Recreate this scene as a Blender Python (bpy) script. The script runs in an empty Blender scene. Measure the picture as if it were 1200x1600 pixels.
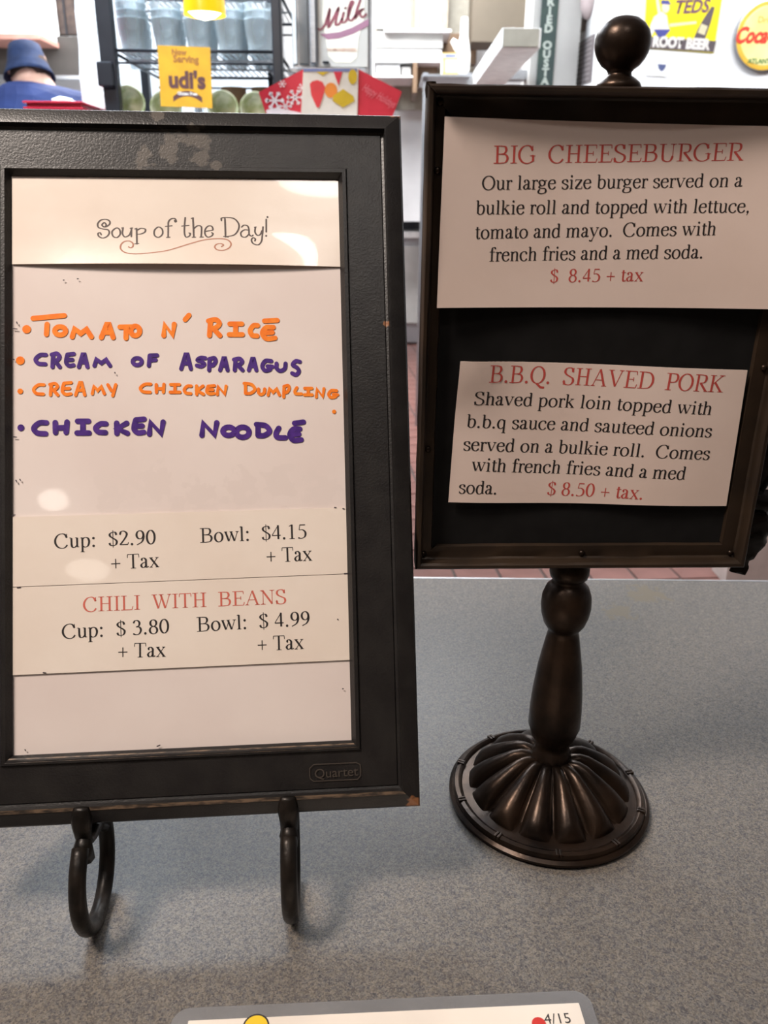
import bpy, bmesh, math, random
from mathutils import Vector, Matrix, noise
random.seed(7)
C = bpy.context.scene.collection
PI = math.pi

# ------------------------------------------------------------------ camera
CT = 0.76                                   # counter top above the floor
F = 1250.0                                  # focal length in pixels of the 1200 x 1600 frame
TH, RO = 0.3646, 0.0095
EYE = Vector((0, 0, CT + 0.45))
_f = Vector((0, math.cos(TH), -math.sin(TH))); _u = Vector((0, math.sin(TH), math.cos(TH))); _r = Vector((1, 0, 0))
R2 = _r * math.cos(RO) + _u * math.sin(RO); U2 = _u * math.cos(RO) - _r * math.sin(RO)
cd = bpy.data.cameras.new('camera'); cam = bpy.data.objects.new('camera', cd); C.objects.link(cam)
cam.matrix_world = Matrix(((R2.x, U2.x, -_f.x, EYE.x), (R2.y, U2.y, -_f.y, EYE.y), (R2.z, U2.z, -_f.z, EYE.z), (0, 0, 0, 1)))
cd.sensor_fit = 'VERTICAL'; cd.sensor_height = 36.0; cd.lens = F / 1600 * 36.0
cd.clip_start = 0.02; cd.clip_end = 60
cd.dof.use_dof = True; cd.dof.focus_distance = 0.56; cd.dof.aperture_fstop = 12.0
bpy.context.scene.camera = cam

# ------------------------------------------------------------------ light
w = bpy.data.worlds.new('world'); bpy.context.scene.world = w; w.use_nodes = True
w.node_tree.nodes['Background'].inputs[0].default_value = (0.86, 0.80, 0.76, 1)
w.node_tree.nodes['Background'].inputs[1].default_value = 0.14
vs = bpy.context.scene.view_settings
vs.view_transform = 'Standard'; vs.look = 'None'; vs.gamma = 1.0; vs.use_curve_mapping = False; vs.exposure = 0.0

def area(name, loc, target, sx, sy, power, col):
    l = bpy.data.lights.new(name, 'AREA'); l.shape = 'RECTANGLE'; l.size = sx; l.size_y = sy
    l.energy = power; l.color = col
    o = bpy.data.objects.new(name, l); C.objects.link(o); o.location = loc
    o.rotation_euler = (Vector(target) - Vector(loc)).to_track_quat('-Z', 'Y').to_euler()
    return o
area('dining_ceiling_light', (-0.85, 0.0, 2.50), (0.0, 0.5, 1.0), 0.36, 0.36, 38, (1.0, 0.87, 0.77))
area('dining_spot', (0.10, -0.50, 2.55), (-0.05, 0.5, 1.0), 0.30, 0.12, 3.2, (1.0, 0.94, 0.88)).data.shape = 'ELLIPSE'
area('dining_far_spot', (-0.99, -2.42, 2.55), (-0.2, 0.5, 1.0), 0.13, 0.10, 0.7, (1.0, 0.9, 0.8)).data.shape = 'ELLIPSE'
area('dining_far_spot', (-0.95, -3.12, 2.50), (-0.2, 0.5, 1.0), 0.22, 0.12, 0.9, (1.0, 0.9, 0.8)).data.shape = 'ELLIPSE'
area('kitchen_ceiling_light', (-0.9, 2.1, 2.62), (-0.7, 2.9, 1.3), 1.0, 0.5, 70, (0.74, 0.87, 1.0))
area('kitchen_ceiling_light', (-0.5, 4.9, 3.3), (-0.5, 5.4, 0), 2.6, 1.4, 290, (0.95, 0.97, 1.0))
area('wall_light', (1.7, 2.2, 2.70), (1.6, 3.4, 1.6), 1.6, 0.3, 38, (0.95, 0.97, 1.0))

# ------------------------------------------------------------------ helpers
def lin(c):
    return tuple(((v / 255) / 12.92 if v / 255 <= 0.04045 else ((v / 255 + 0.055) / 1.055) ** 2.4) for v in c) + (1,)
def nd(nt, t, **kw):
    n = nt.nodes.new(t)
    for k, v in kw.items():
        if hasattr(n, k): setattr(n, k, v)
    return n
MATS = {}
def mat(name, col, rough=0.5, metal=0.0, col2=None, scale=20.0, bump=0.0, bscale=None, emit=None, es=1.0, trans=0.0,
        stretch=(1, 1, 1), coat=0.0, ior=1.45, alpha=1.0, lo=0.35, hi=0.65, spec=0.5):
    if name in MATS: return MATS[name]
    m = bpy.data.materials.new(name); m.use_nodes = True; nt = m.node_tree
    b = nt.nodes['Principled BSDF']
    b.inputs['Base Color'].default_value = lin(col); b.inputs['Roughness'].default_value = rough
    b.inputs['Metallic'].default_value = metal; b.inputs['IOR'].default_value = ior
    b.inputs['Transmission Weight'].default_value = trans; b.inputs['Coat Weight'].default_value = coat
    b.inputs['Alpha'].default_value = alpha; b.inputs['Specular IOR Level'].default_value = spec
    if emit: b.inputs['Emission Color'].default_value = lin(emit); b.inputs['Emission Strength'].default_value = es
    tc = nd(nt, 'ShaderNodeTexCoord'); mp = nd(nt, 'ShaderNodeMapping'); mp.inputs['Scale'].default_value = stretch
    nt.links.new(tc.outputs['Object'], mp.inputs[0])
    n = nd(nt, 'ShaderNodeTexNoise'); n.inputs['Scale'].default_value = scale; n.inputs['Detail'].default_value = 5
    nt.links.new(mp.outputs[0], n.inputs['Vector'])
    if col2 is None: col2 = tuple(v * 0.93 for v in col)
    cr = nd(nt, 'ShaderNodeValToRGB'); cr.color_ramp.elements[0].position = lo; cr.color_ramp.elements[1].position = hi
    cr.color_ramp.elements[0].color = lin(col2); cr.color_ramp.elements[1].color = lin(col)
    nt.links.new(n.outputs['Fac'], cr.inputs[0]); nt.links.new(cr.outputs[0], b.inputs['Base Color'])
    if bump:
        n2 = nd(nt, 'ShaderNodeTexNoise'); n2.inputs['Scale'].default_value = bscale or scale; n2.inputs['Detail'].default_value = 4
        nt.links.new(mp.outputs[0], n2.inputs['Vector'])
        bp = nd(nt, 'ShaderNodeBump'); bp.inputs['Strength'].default_value = bump; bp.inputs['Distance'].default_value = 0.001
        nt.links.new(n2.outputs['Fac'], bp.inputs['Height']); nt.links.new(bp.outputs[0], b.inputs['Normal'])
    MATS[name] = m; return m

def patches(m, pts, col, space='Object'):
    """worn patches at fixed spots of an object: [(point, radius)], ragged by noise, over the material's own colour"""
    nt = m.node_tree; b = nt.nodes['Principled BSDF']; src = b.inputs['Base Color'].links[0].from_socket
    tc = nd(nt, 'ShaderNodeTexCoord'); ns = nd(nt, 'ShaderNodeTexNoise'); ns.inputs['Scale'].default_value = 110; ns.inputs['Detail'].default_value = 6
    nt.links.new(tc.outputs[space], ns.inputs['Vector']); acc = None
    for p, r in pts:
        v = nd(nt, 'ShaderNodeVectorMath', operation='DISTANCE'); v.inputs[1].default_value = p; nt.links.new(tc.outputs[space], v.inputs[0])
        d = nd(nt, 'ShaderNodeMath', operation='DIVIDE'); nt.links.new(v.outputs['Value'], d.inputs[0]); d.inputs[1].default_value = r
        a = nd(nt, 'ShaderNodeMath', operation='MULTIPLY_ADD'); nt.links.new(ns.outputs['Fac'], a.inputs[0]); a.inputs[1].default_value = 2.6; nt.links.new(d.outputs[0], a.inputs[2])
        if acc is None: acc = a.outputs[0]
        else:
            mn = nd(nt, 'ShaderNodeMath', operation='MINIMUM'); nt.links.new(acc, mn.inputs[0]); nt.links.new(a.outputs[0], mn.inputs[1]); acc = mn.outputs[0]
    mr = nd(nt, 'ShaderNodeMapRange'); mr.inputs[1].default_value = 1.75; mr.inputs[2].default_value = 1.95; mr.inputs[3].default_value = 1; mr.inputs[4].default_value = 0
    nt.links.new(acc, mr.inputs[0])
    mx = nd(nt, 'ShaderNodeMix', data_type='RGBA'); nt.links.new(mr.outputs[0], mx.inputs[0]); nt.links.new(src, mx.inputs[6])
    mx.inputs[7].default_value = lin(col); nt.links.new(mx.outputs[2], b.inputs['Base Color'])

def tag(o, label=None, cat=None, group=None, kind=None):
    if label: o['label'] = label
    if cat: o['category'] = cat
    if group: o['group'] = group
    if kind: o['kind'] = kind
    return o
def empty(name, loc=(0, 0, 0), label=None, cat=None, group=None, mw=None):
    o = bpy.data.objects.new(name, None); C.objects.link(o); o.empty_display_size = 0.02
    if mw is not None: o.matrix_world = mw
    else: o.location = loc
    return tag(o, label, cat, group)
def obj(name, bm, m, parent=None, smooth=False, loc=None):
    me = bpy.data.meshes.new(name)
    if isinstance(bm, tuple): me.from_pydata(bm[0], [], bm[1])
    else:
        bmesh.ops.recalc_face_normals(bm, faces=bm.faces); bm.to_mesh(me); bm.free()
    if smooth:
        for p in me.polygons: p.use_smooth = True
    for mm in (m if isinstance(m, (list, tuple)) else [m]): me.materials.append(mm)
    o = bpy.data.objects.new(name, me); C.objects.link(o)
    if loc is not None: o.location = loc
    if parent is not None: o.parent = parent
    return o
def autosmooth(o, deg=35):
    for p in o.data.polygons: p.use_smooth = True
    m = o.data; 
    try: m.set_sharp_from_angle(angle=math.radians(deg))
    except Exception: pass
    return o
def box(bm, lo, hi, bev=0.0):
    v = [bm.verts.new((x, y, z)) for x in (lo[0], hi[0]) for y in (lo[1], hi[1]) for z in (lo[2], hi[2])]
    fs = [bm.faces.new([v[i] for i in q]) for q in ((0, 1, 3, 2), (4, 6, 7, 5), (0, 4, 5, 1), (2, 3, 7, 6), (0, 2, 6, 4), (1, 5, 7, 3))]
    if bev:
        es = list({e for f in fs for e in f.edges})
        bmesh.ops.bevel(bm, geom=es, offset=bev, segments=2, affect='EDGES', profile=0.6)
    return bm
def lathe(bm, prof, n=32, c=(0, 0, 0), mod=None):
    rings = []
    for r, z in prof:
        if r < 1e-6: rings.append([bm.verts.new((c[0], c[1], c[2] + z))]); continue
        rings.append([bm.verts.new((c[0] + (r * (mod(r, z, a) if mod else 1)) * math.cos(a), c[1] + (r * (mod(r, z, a) if mod else 1)) * math.sin(a), c[2] + z)) for a in [2 * PI * k / n for k in range(n)]])
    for A, B in zip(rings, rings[1:]):
        if len(A) == 1 and len(B) == 1: continue
        for k in range(n):
            k2 = (k + 1) % n
            if len(A) == 1: bm.faces.new((A[0], B[k], B[k2]))
            elif len(B) == 1: bm.faces.new((A[k], B[0], A[k2]))
            else: bm.faces.new((A[k], B[k], B[k2], A[k2]))
    return bm
def cr(pts, n=6, closed=False):
    """Catmull-Rom through points (any dimension)"""
    P = [Vector(p) for p in pts]; out = []
    if len(P) < 3: return P
    N = len(P); segs = N if closed else N - 1
    for i in range(segs):
        p1, p2 = P[i % N], P[(i + 1) % N]
        p0 = P[(i - 1) % N] if closed or i > 0 else p1 * 2 - p2
        p3 = P[(i + 2) % N] if closed or i + 2 < N else p2 * 2 - p1
        for k in range(n):
            t = k / n; out.append(0.5 * ((2 * p1) + (p2 - p0) * t + (2 * p0 - 5 * p1 + 4 * p2 - p3) * t * t + (3 * p1 - p0 - 3 * p2 + p3) * t ** 3))
    out.append(P[0] if closed else P[-1]); return out
def tube(bm, pts, r, n=10, flat=None):
    """round tube; r a number or list; flat=(a,b) elliptical factors along the frame axes"""
    P = [Vector(p) for p in pts]; rings = []; up = None
    for i, p in enumerate(P):
        t = (P[min(i + 1, len(P) - 1)] - P[max(i - 1, 0)]).normalized()
        if up is None:
            up = Vector((0, 0, 1)) if abs(t.z) < 0.9 else Vector((1, 0, 0))
        s = t.cross(up).normalized(); up = s.cross(t).normalized()
        rr = r[i] if isinstance(r, (list, tuple)) else r
        a, b = flat or (1, 1)
        rings.append([bm.verts.new(p + s * math.cos(q) * rr * a + up * math.sin(q) * rr * b) for q in [2 * PI * k / n for k in range(n)]])
    for A, B in zip(rings, rings[1:]):
        for k in range(n): bm.faces.new((A[k], A[(k + 1) % n], B[(k + 1) % n], B[k]))
    bm.faces.new(rings[0][::-1]); bm.faces.new(rings[-1])
    return bm
BM = bmesh.new

def ray(x, y): return (R2 * ((x - 600) / F) - U2 * ((y - 800) / F) + _f)
def W(x, y, Y):
    d = ray(x, y); t = Y / d.y; return EYE + d * t
def Z(x, y, z):
    d = ray(x, y); t = (z - EYE.z) / d.z; return EYE + d * t
def px(x, y, Y): return (W(x + 1, y, Y) - W(x, y, Y)).length      # metres per pixel there

class Plane:
    """a sign's own plane: u to the right, v up along the sign, w out of it towards the reader"""
    def __init__(s, o, yaw, lean):
        s.o = Vector(o); s.ex = Vector((math.cos(yaw), math.sin(yaw), 0)); n = Vector((-math.sin(yaw), math.cos(yaw), 0))
        s.ev = n * math.sin(lean) + Vector((0, 0, math.cos(lean))); s.en = s.ex.cross(s.ev)
    def mw(s): return Matrix(((s.ex.x, s.ev.x, s.en.x, s.o.x), (s.ex.y, s.ev.y, s.en.y, s.o.y), (s.ex.z, s.ev.z, s.en.z, s.o.z), (0, 0, 0, 1)))
    def uv(s, x, y, w=0.0):
        d = ray(x, y); o = s.o + s.en * w
        t = (o - EYE).dot(s.en) / d.dot(s.en); q = EYE + d * t - s.o
        return Vector((q.dot(s.ex), q.dot(s.ev)))

# ---------------------------------------------------------- stroke lettering
def strip(vs, fs, P, H, z, cap=True, disp=None):
    """flat ribbon through 2-D points P with half-widths H at height z (or z + disp(u, v))"""
    def add(u, v): vs.append((u, v, z + (disp(u, v) if disp else 0))); return len(vs) - 1
    Q = [P[0]]; HH = [H[0]]
    for p, h in zip(P[1:], H[1:]):
        if (p - Q[-1]).length > 1e-7: Q.append(p); HH.append(h)
    if len(Q) < 2:
        c = Q[0]; ids = [add(c.x + HH[0] * math.cos(a * PI / 6), c.y + HH[0] * math.sin(a * PI / 6)) for a in range(12)]; fs.append(ids); return
    L = []
    for i, p in enumerate(Q):
        a = (Q[i] - Q[i - 1]).normalized() if i > 0 else None; b = (Q[i + 1] - Q[i]).normalized() if i + 1 < len(Q) else None
        if a is None: t = b; k = 1
        elif b is None: t = a; k = 1
        else:
            t = (a + b); t = t.normalized() if t.length > 0.2 else a; k = min(1.6, 1 / max(0.5, t.dot(a)))
        nrm = Vector((-t.y, t.x)) * HH[i] * k
        L.append((add(*(p + nrm)), add(*(p - nrm))))
    for (a, b), (c, d) in zip(L, L[1:]): fs.append([a, b, d, c])
    if cap:
        for q, h in ((Q[0], HH[0]), (Q[-1], HH[-1])):
            z += 3e-6
            fs.append([add(q.x + h * math.cos(a * PI / 5), q.y + h * math.sin(a * PI / 5)) for a in range(10)])

SERIF = {
'a': '44;c 9 36 13 44 22 45 30 37 30 24 30 12;c 30 14 31 4 36 2 42 6;c 30 27 15 22 7 12 13 2 22 3 30 11;d 11 36 4',
'b': '50;l 12 66 12 4;t 3 64 12 67;c 12 36 24 45 38 40 43 24 37 6 24 0 12 6',
'c': '44;c 38 35 32 43 20 44 9 36 6 22 11 7 23 0 33 3 40 11;d 36 35 4.5',
'd': '50;l 38 66 38 3;t 29 64 38 67;t 38 2 47 4;c 38 36 27 45 14 41 7 22 12 5 24 0 38 8',
'e': '44;t 8 27 38 27;c 38 27 34 41 22 45 10 38 6 22 12 6 24 0 33 4 40 12',
'f': '33;c 34 61 28 67 19 64 16 52 16 40;l 16 50 16 2;t 3 45 31 45;s 4 28 1;d 33 61 4',
'g': '50;c 22 45 10 40 9 28 20 17 33 22 35 36 22 45;c 13 18 8 11 14 6 34 4 42 -3 40 -15 24 -21 8 -18 5 -9 12 1;t 31 41 47 42',
'h': '50;l 12 66 12 2;t 3 64 12 67;s 3 21 1;c 12 34 22 43 32 44 38 36 38 20;l 38 24 38 2;s 29 47 1',
'i': '28;l 14 44 14 2;t 4 42 14 45;s 4 24 1;d 13 61 5.5',
'k': '50;l 12 66 12 2;s 3 21 1;t 3 64 12 67;t 12 20 36 43;s 26 44 44;k 20 28 42 2;s 30 50 1',
'l': '28;l 14 66 14 2;t 5 64 14 67;s 4 24 1',
'm': '78;l 12 44 12 2;t 3 42 12 45;s 3 21 1;c 12 34 22 43 31 44 38 36 38 20;l 38 24 38 2;s 29 47 1;c 38 34 48 43 58 44 64 36 64 20;l 64 24 64 2;s 55 74 1',
'n': '50;l 12 44 12 2;t 3 42 12 45;s 3 21 1;c 12 34 22 43 32 44 38 36 38 20;l 38 24 38 2;s 29 47 1',
'o': '50;e 25 22 18 22',
'p': '50;l 12 44 12 -20;t 3 42 12 45;s 3 22 -21;c 12 36 24 45 38 40 43 24 37 6 24 0 12 6',
'q': '50;l 38 44 38 -20;s 28 48 -21;c 38 36 27 45 14 41 7 22 12 5 24 0 38 8',
'r': '33;l 12 44 12 2;t 3 42 12 45;s 3 23 1;c 12 33 19 42 27 44 31 42;d 30 40 4.5',
's': '39;c 32 33 28 43 18 45 9 40 8 31 18 25 30 19 34 11 27 1 16 0 6 6;t 33 44 33 32;t 6 1 6 12',
't': '28;l 13 57 13 8;c 13 12 16 2 22 1 28 6;t 3 45 27 45',
'u': '50;l 12 44 12 12;t 3 45 12 45;c 12 14 16 3 26 1 38 11;l 38 45 38 3;t 29 45 38 45;t 38 2 47 3',
'v': '50;k 8 44 25 2;t 42 44 26 2;s 1 18 45;s 33 49 45',
'w': '72;k 8 44 23 2;t 37 40 24 2;k 34 44 50 2;t 65 44 51 2;s 1 17 45;s 27 43 45;s 56 72 45',
'x': '50;k 9 44 41 2;t 40 44 10 2;s 2 20 45;s 31 47 45;s 2 18 1;s 31 49 1',
'y': '50;k 8 44 26 4;t 43 44 24 0 16 -16;c 18 -14 12 -20 5 -18;s 1 18 45;s 34 49 45;d 6 -17 4',
'z': '44;t 6 44 38 44;k 36 43 7 2;t 6 1 39 1;t 6 44 6 34;t 39 1 39 11',
'0': '50;e 25 33 18 32', '1': '50;l 26 66 26 2;t 12 58 26 66;s 13 39 1',
'2': '50;c 7 50 13 64 26 66 38 57 37 44 24 24 7 4;m 7 4 43 4;t 43 4 46 14',
'3': '50;c 8 54 16 65 28 65 36 55 33 42 20 36;c 20 36 36 34 42 20 34 4 20 0 8 4;d 9 4 4',
'4': '50;l 34 66 34 2;t 34 64 4 20;m 4 19 46 19', '5': '50;m 14 63 41 63;t 15 63 11 40;c 11 40 28 40 41 28 39 10 25 1 8 2;d 9 3 4',
'8': '50;e 25 50 14 15;e 25 17 17 17', '9': '50;e 25 46 16 19;c 41 48 41 30 32 12 10 0',
'$': '50;c 41 50 36 62 24 63 12 57 11 47 22 37 34 30 42 20 38 6 26 1 13 4 8 14;t 25 72 25 -8',
'+': '56;m 6 26 50 26;m 28 4 28 48', '.': '25;d 12 4 6', ',': '25;d 12 4 6;t 16 4 9 -12', ':': '28;d 13 4 6;d 13 40 6', ' ': '25',
'A': '72;t 36 66 10 2;k 36 66 60 2;t 18 24 50 24;s 1 20 1;s 48 71 1',
'B': '67;l 17 64 17 2;t 3 65 34 65;c 30 65 47 62 52 50 45 38 30 35;t 17 35 34 35;c 30 35 50 32 58 19 50 4 30 1;t 3 1 34 1',
'C': '67;c 58 47 50 61 36 66 18 60 6 42 6 22 18 5 36 -1 50 3 60 14;t 58 65 58 46',
'D': '72;l 17 64 17 2;t 3 65 34 65;c 30 65 52 61 65 44 65 22 52 5 30 1;t 3 1 32 1',
'E': '61;l 17 64 17 2;t 3 65 54 65;t 54 65 55 52;t 17 34 42 34;t 42 42 42 26;t 3 1 55 1;t 55 1 59 15',
'G': '72;c 58 47 50 61 36 66 18 60 6 42 6 22 18 5 36 -1 50 2 61 8;t 58 65 58 46;l 61 26 61 6;s 48 70 27',
'H': '72;l 17 64 17 2;l 55 64 55 2;t 17 34 55 34;s 3 30 65;s 3 30 1;s 42 69 65;s 42 69 1',
'I': '33;l 17 64 17 2;s 3 30 65;s 3 30 1',
'K': '72;l 17 64 17 2;s 3 30 65;s 3 30 1;t 57 64 19 30;k 28 38 60 2;s 44 69 65;s 46 72 1',
'L': '61;l 17 64 17 2;s 3 30 65;t 3 1 53 1;t 53 1 58 17',
'N': '72;t 15 64 15 2;k 13 65 58 2;t 58 64 58 2;s 1 16 65;s 3 27 1;s 46 70 65',
'O': '72;e 36 33 29 33', 'P': '56;l 17 64 17 2;t 3 65 34 65;c 30 65 47 62 53 48 45 34 30 31 20 31;s 3 30 1',
'Q': '72;e 36 33 29 33;k 34 0 52 -14 70 -16',
'R': '67;l 17 64 17 2;t 3 65 34 65;c 30 65 48 62 53 49 46 36 26 33;k 30 33 58 2;s 3 30 1;s 50 68 1',
'S': '56;c 44 50 40 62 28 66 14 62 9 50 16 40 32 32 45 25 48 13 40 2 26 -1 12 3 7 15;t 46 66 46 48;t 7 -1 7 18',
'T': '61;l 30 64 30 2;t 4 65 57 65;t 4 65 3 50;t 57 65 58 50;s 18 43 1',
'U': '72;l 16 64 16 22;c 16 24 20 6 36 -1 50 4 57 20;t 57 18 57 64;s 2 30 65;s 46 70 65',
'V': '72;k 12 64 37 2;t 60 64 37 2;s 2 26 65;s 48 70 65',
'W': '94;k 12 64 32 2;t 49 60 33 2;k 44 64 64 2;t 84 64 65 2;s 1 26 65;s 34 57 65;s 74 93 65'}
TK, TN, NIB = 4.5, 1.6, math.radians(14)
def serif_glyph(ch):
    parts = SERIF[ch].split(';'); adv = float(parts[0]); out = []
    for p in parts[1:]:
        k, *n = p.split(); n = [float(v) for v in n]
        if k == 's': out.append(([Vector((n[0], n[2])), Vector((n[1], n[2]))], [1.3, 1.3])); xm = (n[0] + n[1]) / 2; sg = 1 if n[2] < 40 and n[2] > -25 else -1; out.append(([Vector((xm, n[2])), Vector((xm, n[2] + 4 * sg))], [(n[1] - n[0]) * 0.30, 2.5])); continue
        if k == 'd': out.append(([Vector((n[0], n[1]))], [n[2]])); continue
        if k == 'e':
            pts = [Vector((n[0] + n[2] * math.cos(a * PI / 12), n[1] + n[3] * math.sin(a * PI / 12))) for a in range(25)]
        else:
            pts = [Vector((n[i], n[i + 1])) for i in range(0, len(n), 2)]
            if k == 'c': pts = cr(pts, 6)
        H = []
        for i in range(len(pts)):
            t = pts[min(i + 1, len(pts) - 1)] - pts[max(i - 1, 0)]; a = math.atan2(t.y, t.x)
            if k == 't': h = TN
            elif k == 'm': h = 2.4
            elif k in 'lk': h = TK
            else: h = TN + (TK + 0.4 - TN) * abs(math.sin(a - NIB * 0.5)) ** 1.7
            H.append(h)
        out.append((pts, H))
    return adv, out
def serif_line(vs, fs, text, A, B, cap_h, z, disp=None):
    """text along the baseline A-B in sign coordinates; cap_h is the height of a capital"""
    total = 0; gl = []
    for ch in text: a, s = serif_glyph(ch); gl.append((total, s)); total += a
    d = (B - A); L = d.length; d = d / L; up = Vector((-d.y, d.x)); sx = L / (total - 4); sy = cap_h / 66
    for x0, strokes in gl:
        for P, H in strokes:
            q = [A + d * ((x0 + p.x) * sx) + up * (p.y * sy) for p in P]
            strip(vs, fs, q, [h * (sx + sy) / 2 for h in H], z, cap=False, disp=disp)

HAND = {'C': 'c 95 6 45 8 6 50 30 90 90 97', 'R': 'l 18 12 10 100;c 2 8 60 0 88 25 60 50 18 56;l 40 55 92 100', 'E': 'l 22 8 98 2;c 22 8 8 50 10 80 45 100 95 95;l 15 52 80 50',
'A': 'l 4 100 42 2 58 2 88 100;l 20 62 78 62', 'M': 'l 4 100 16 12 46 62 74 15 98 100', 'O': 'e', 'F': 'l 8 100 18 8;l 18 6 100 4;l 16 52 84 46',
'S': 'c 96 8 45 4 10 30 60 50 84 76 50 100 2 90', 'P': 'l 12 100 18 10;c 16 8 80 0 96 28 62 58 20 60', 'G': 'c 92 10 35 8 4 55 28 96 78 88 86 58;l 55 58 104 62',
'U': 'c 6 4 8 70 45 100 86 70 94 4', 'I': 'l 8 4 94 4;l 50 4 50 96;l 4 96 98 96', 'H': 'l 12 5 14 98;l 92 0 86 96;l 12 55 88 52', 'K': 'l 14 4 16 100;l 92 5 20 55 98 98',
'N': 'l 8 100 16 4 80 96 94 0', 'D': 'l 14 4 14 96;c 2 4 70 15 100 60 62 94 14 96', 'L': 'c 34 4 8 50 14 84 50 92 98 92', 'Y': 'l 8 5 45 55;l 96 4 62 100', 'T': 'l 0 8 100 6;l 52 8 50 100', 'e': 'c 86 14 32 16 4 58 34 98 98 94;l 14 56 78 52'}
def hand(vs, fs, pl, ch, x0, y0, x1, y1, hw, z):
    for kk, p in enumerate(HAND[ch].split(';')):
        z += 1.2e-5
        k, *n = p.split(); n = [float(v) for v in n]
        if k == 'e': pts = [Vector((50 + 50 * math.cos(a * PI / 9), 50 + 50 * math.sin(a * PI / 9))) for a in range(19)]
        else:
            pts = [Vector((n[i], n[i + 1])) for i in range(0, len(n), 2)]
            if k == 'c': pts = cr(pts, 6)
        q = [pl.uv(x0 + (x1 - x0) * p_.x / 100, y0 + (y1 - y0) * p_.y / 100) for p_ in pts]
        strip(vs, fs, q, [hw] * len(q), z)
def sans(text, size, m, name, parent, loc, rot=(0, 0, 0), ext=0.0, bold=0.0, sx=1.0, shear=0.0):
    cu = bpy.data.curves.new('t', 'FONT'); cu.body = text; cu.size = size; cu.align_x = 'CENTER'; cu.align_y = 'CENTER'; cu.extrude = ext; cu.offset = bold; cu.shear = shear; cu.resolution_u = 3
    o = bpy.data.objects.new('t', cu); C.objects.link(o); dg = bpy.context.evaluated_depsgraph_get(); me = bpy.data.meshes.new_from_object(o.evaluated_get(dg))
    bpy.data.objects.remove(o); me.materials.clear(); me.materials.append(m)
    r = bpy.data.objects.new(name, me); C.objects.link(r); r.parent = parent; r.location = loc; r.rotation_euler = rot; r.scale = (sx, 1, 1)
    return r

# ------------------------------------------------------------------ materials
M_LAM = mat('counter_laminate', (102, 99, 97), 0.40, col2=(68, 66, 67), scale=260, lo=0.32, hi=0.68, bump=0.05, bscale=300, spec=0.34)
nt = M_LAM.node_tree; b = nt.nodes['Principled BSDF']; src = b.inputs['Base Color'].links[0].from_socket; tc = nd(nt, 'ShaderNodeTexCoord')
for sc_, lo_c, hi_c, fac in ((1100, (38, 36, 38), (160, 153, 142), 0.55), (520, (58, 60, 70), (120, 110, 97), 0.40)):
    v = nd(nt, 'ShaderNodeTexVoronoi'); v.inputs['Scale'].default_value = sc_; nt.links.new(tc.outputs['Object'], v.inputs['Vector'])
    sx_ = nd(nt, 'ShaderNodeSeparateColor'); nt.links.new(v.outputs['Color'], sx_.inputs[0])
    r3 = nd(nt, 'ShaderNodeValToRGB'); r3.color_ramp.elements[0].color = lin(lo_c); r3.color_ramp.elements[1].color = lin(hi_c); nt.links.new(sx_.outputs[0], r3.inputs[0])
    mx = nd(nt, 'ShaderNodeMix', data_type='RGBA'); mx.inputs[0].default_value = fac; nt.links.new(src, mx.inputs[6]); nt.links.new(r3.outputs[0], mx.inputs[7]); src = mx.outputs[2]
nt.links.new(src, b.inputs['Base Color'])
M_BRONZE = mat('dark_bronze', (62, 48, 38), 0.33, 0.75, col2=(34, 27, 23), scale=35, bump=0.25, bscale=160)
M_TRAY = mat('dark_bronze_sheet', (58, 45, 34), 0.42, 0.3, col2=(38, 30, 24), scale=28, bump=0.15, bscale=90)
M_BLACKBOARD = mat('black_panel', (26, 25, 25), 0.8, col2=(20, 19, 19), scale=60, spec=0.2)
M_IRON = mat('black_iron', (44, 38, 33), 0.38, 0.5, col2=(26, 23, 21), scale=80, bump=0.3, bscale=240)
M_FRAME = mat('black_painted_wood', (37, 35, 34), 0.36, col2=(29, 27, 27), scale=60, bump=0.22, bscale=700, stretch=(1, 1, 1))
M_WHITEB = mat('whiteboard', (232, 220, 214), 0.22, col2=(225, 211, 205), scale=9, coat=0.3, bump=0.03, bscale=50)
patches(M_WHITEB, [((-0.20 + .028 * k, 0.215 + .006 * math.sin(k * 2.1), 0), 0.020) for k in range(6)] + [((-0.19 + .035 * k, 0.198, 0), 0.012) for k in range(4)], (225, 212, 206))
M_CARD = mat('laminated_card', (238, 226, 214), 0.24, col2=(233, 219, 206), scale=14, coat=0.25, bump=0.25, bscale=40)
M_PAPER = mat('paper', (238, 217, 206), 0.75, col2=(231, 209, 197), scale=12)
M_PAPERE = mat('card_edge', (120, 112, 104), 0.7)
M_INK = mat('black_print', (44, 38, 38), 0.6); M_REDINK = mat('red_print', (205, 82, 74), 0.6); M_CORAL = mat('coral_print', (214, 108, 92), 0.6)
M_SOFTINK = mat('soft_black_print', (92, 80, 76), 0.6); M_BROWNINK = mat('brown_print', (186, 128, 104), 0.6)
M_ORANGE = mat('orange_marker', (246, 138, 38), 0.35, col2=(240, 116, 22), scale=160); M_PURPLE = mat('purple_marker', (82, 46, 136), 0.35, col2=(60, 30, 110), scale=160)
M_SMUDGE = mat('dark_smudge', (58, 48, 58), 0.6)
M_STEEL = mat('brushed_steel', (176, 178, 182), 0.38, 0.8, scale=30, stretch=(1, 1, 12)); M_STEELD = mat('dull_steel', (120, 116, 112), 0.45, 0.6)
M_WHITE = mat('white_wall_paint', (236, 236, 236), 0.6, scale=3); M_WHITEP = mat('white_plastic', (244, 244, 242), 0.5)
M_GREY = mat('grey_paint', (184, 182, 178), 0.55, scale=4); M_BEIGE = mat('beige_panel', (158, 152, 138), 0.6); M_BROWN = mat('brown_cabinet', (122, 96, 72), 0.5, col2=(100, 78, 58), scale=6)
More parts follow.
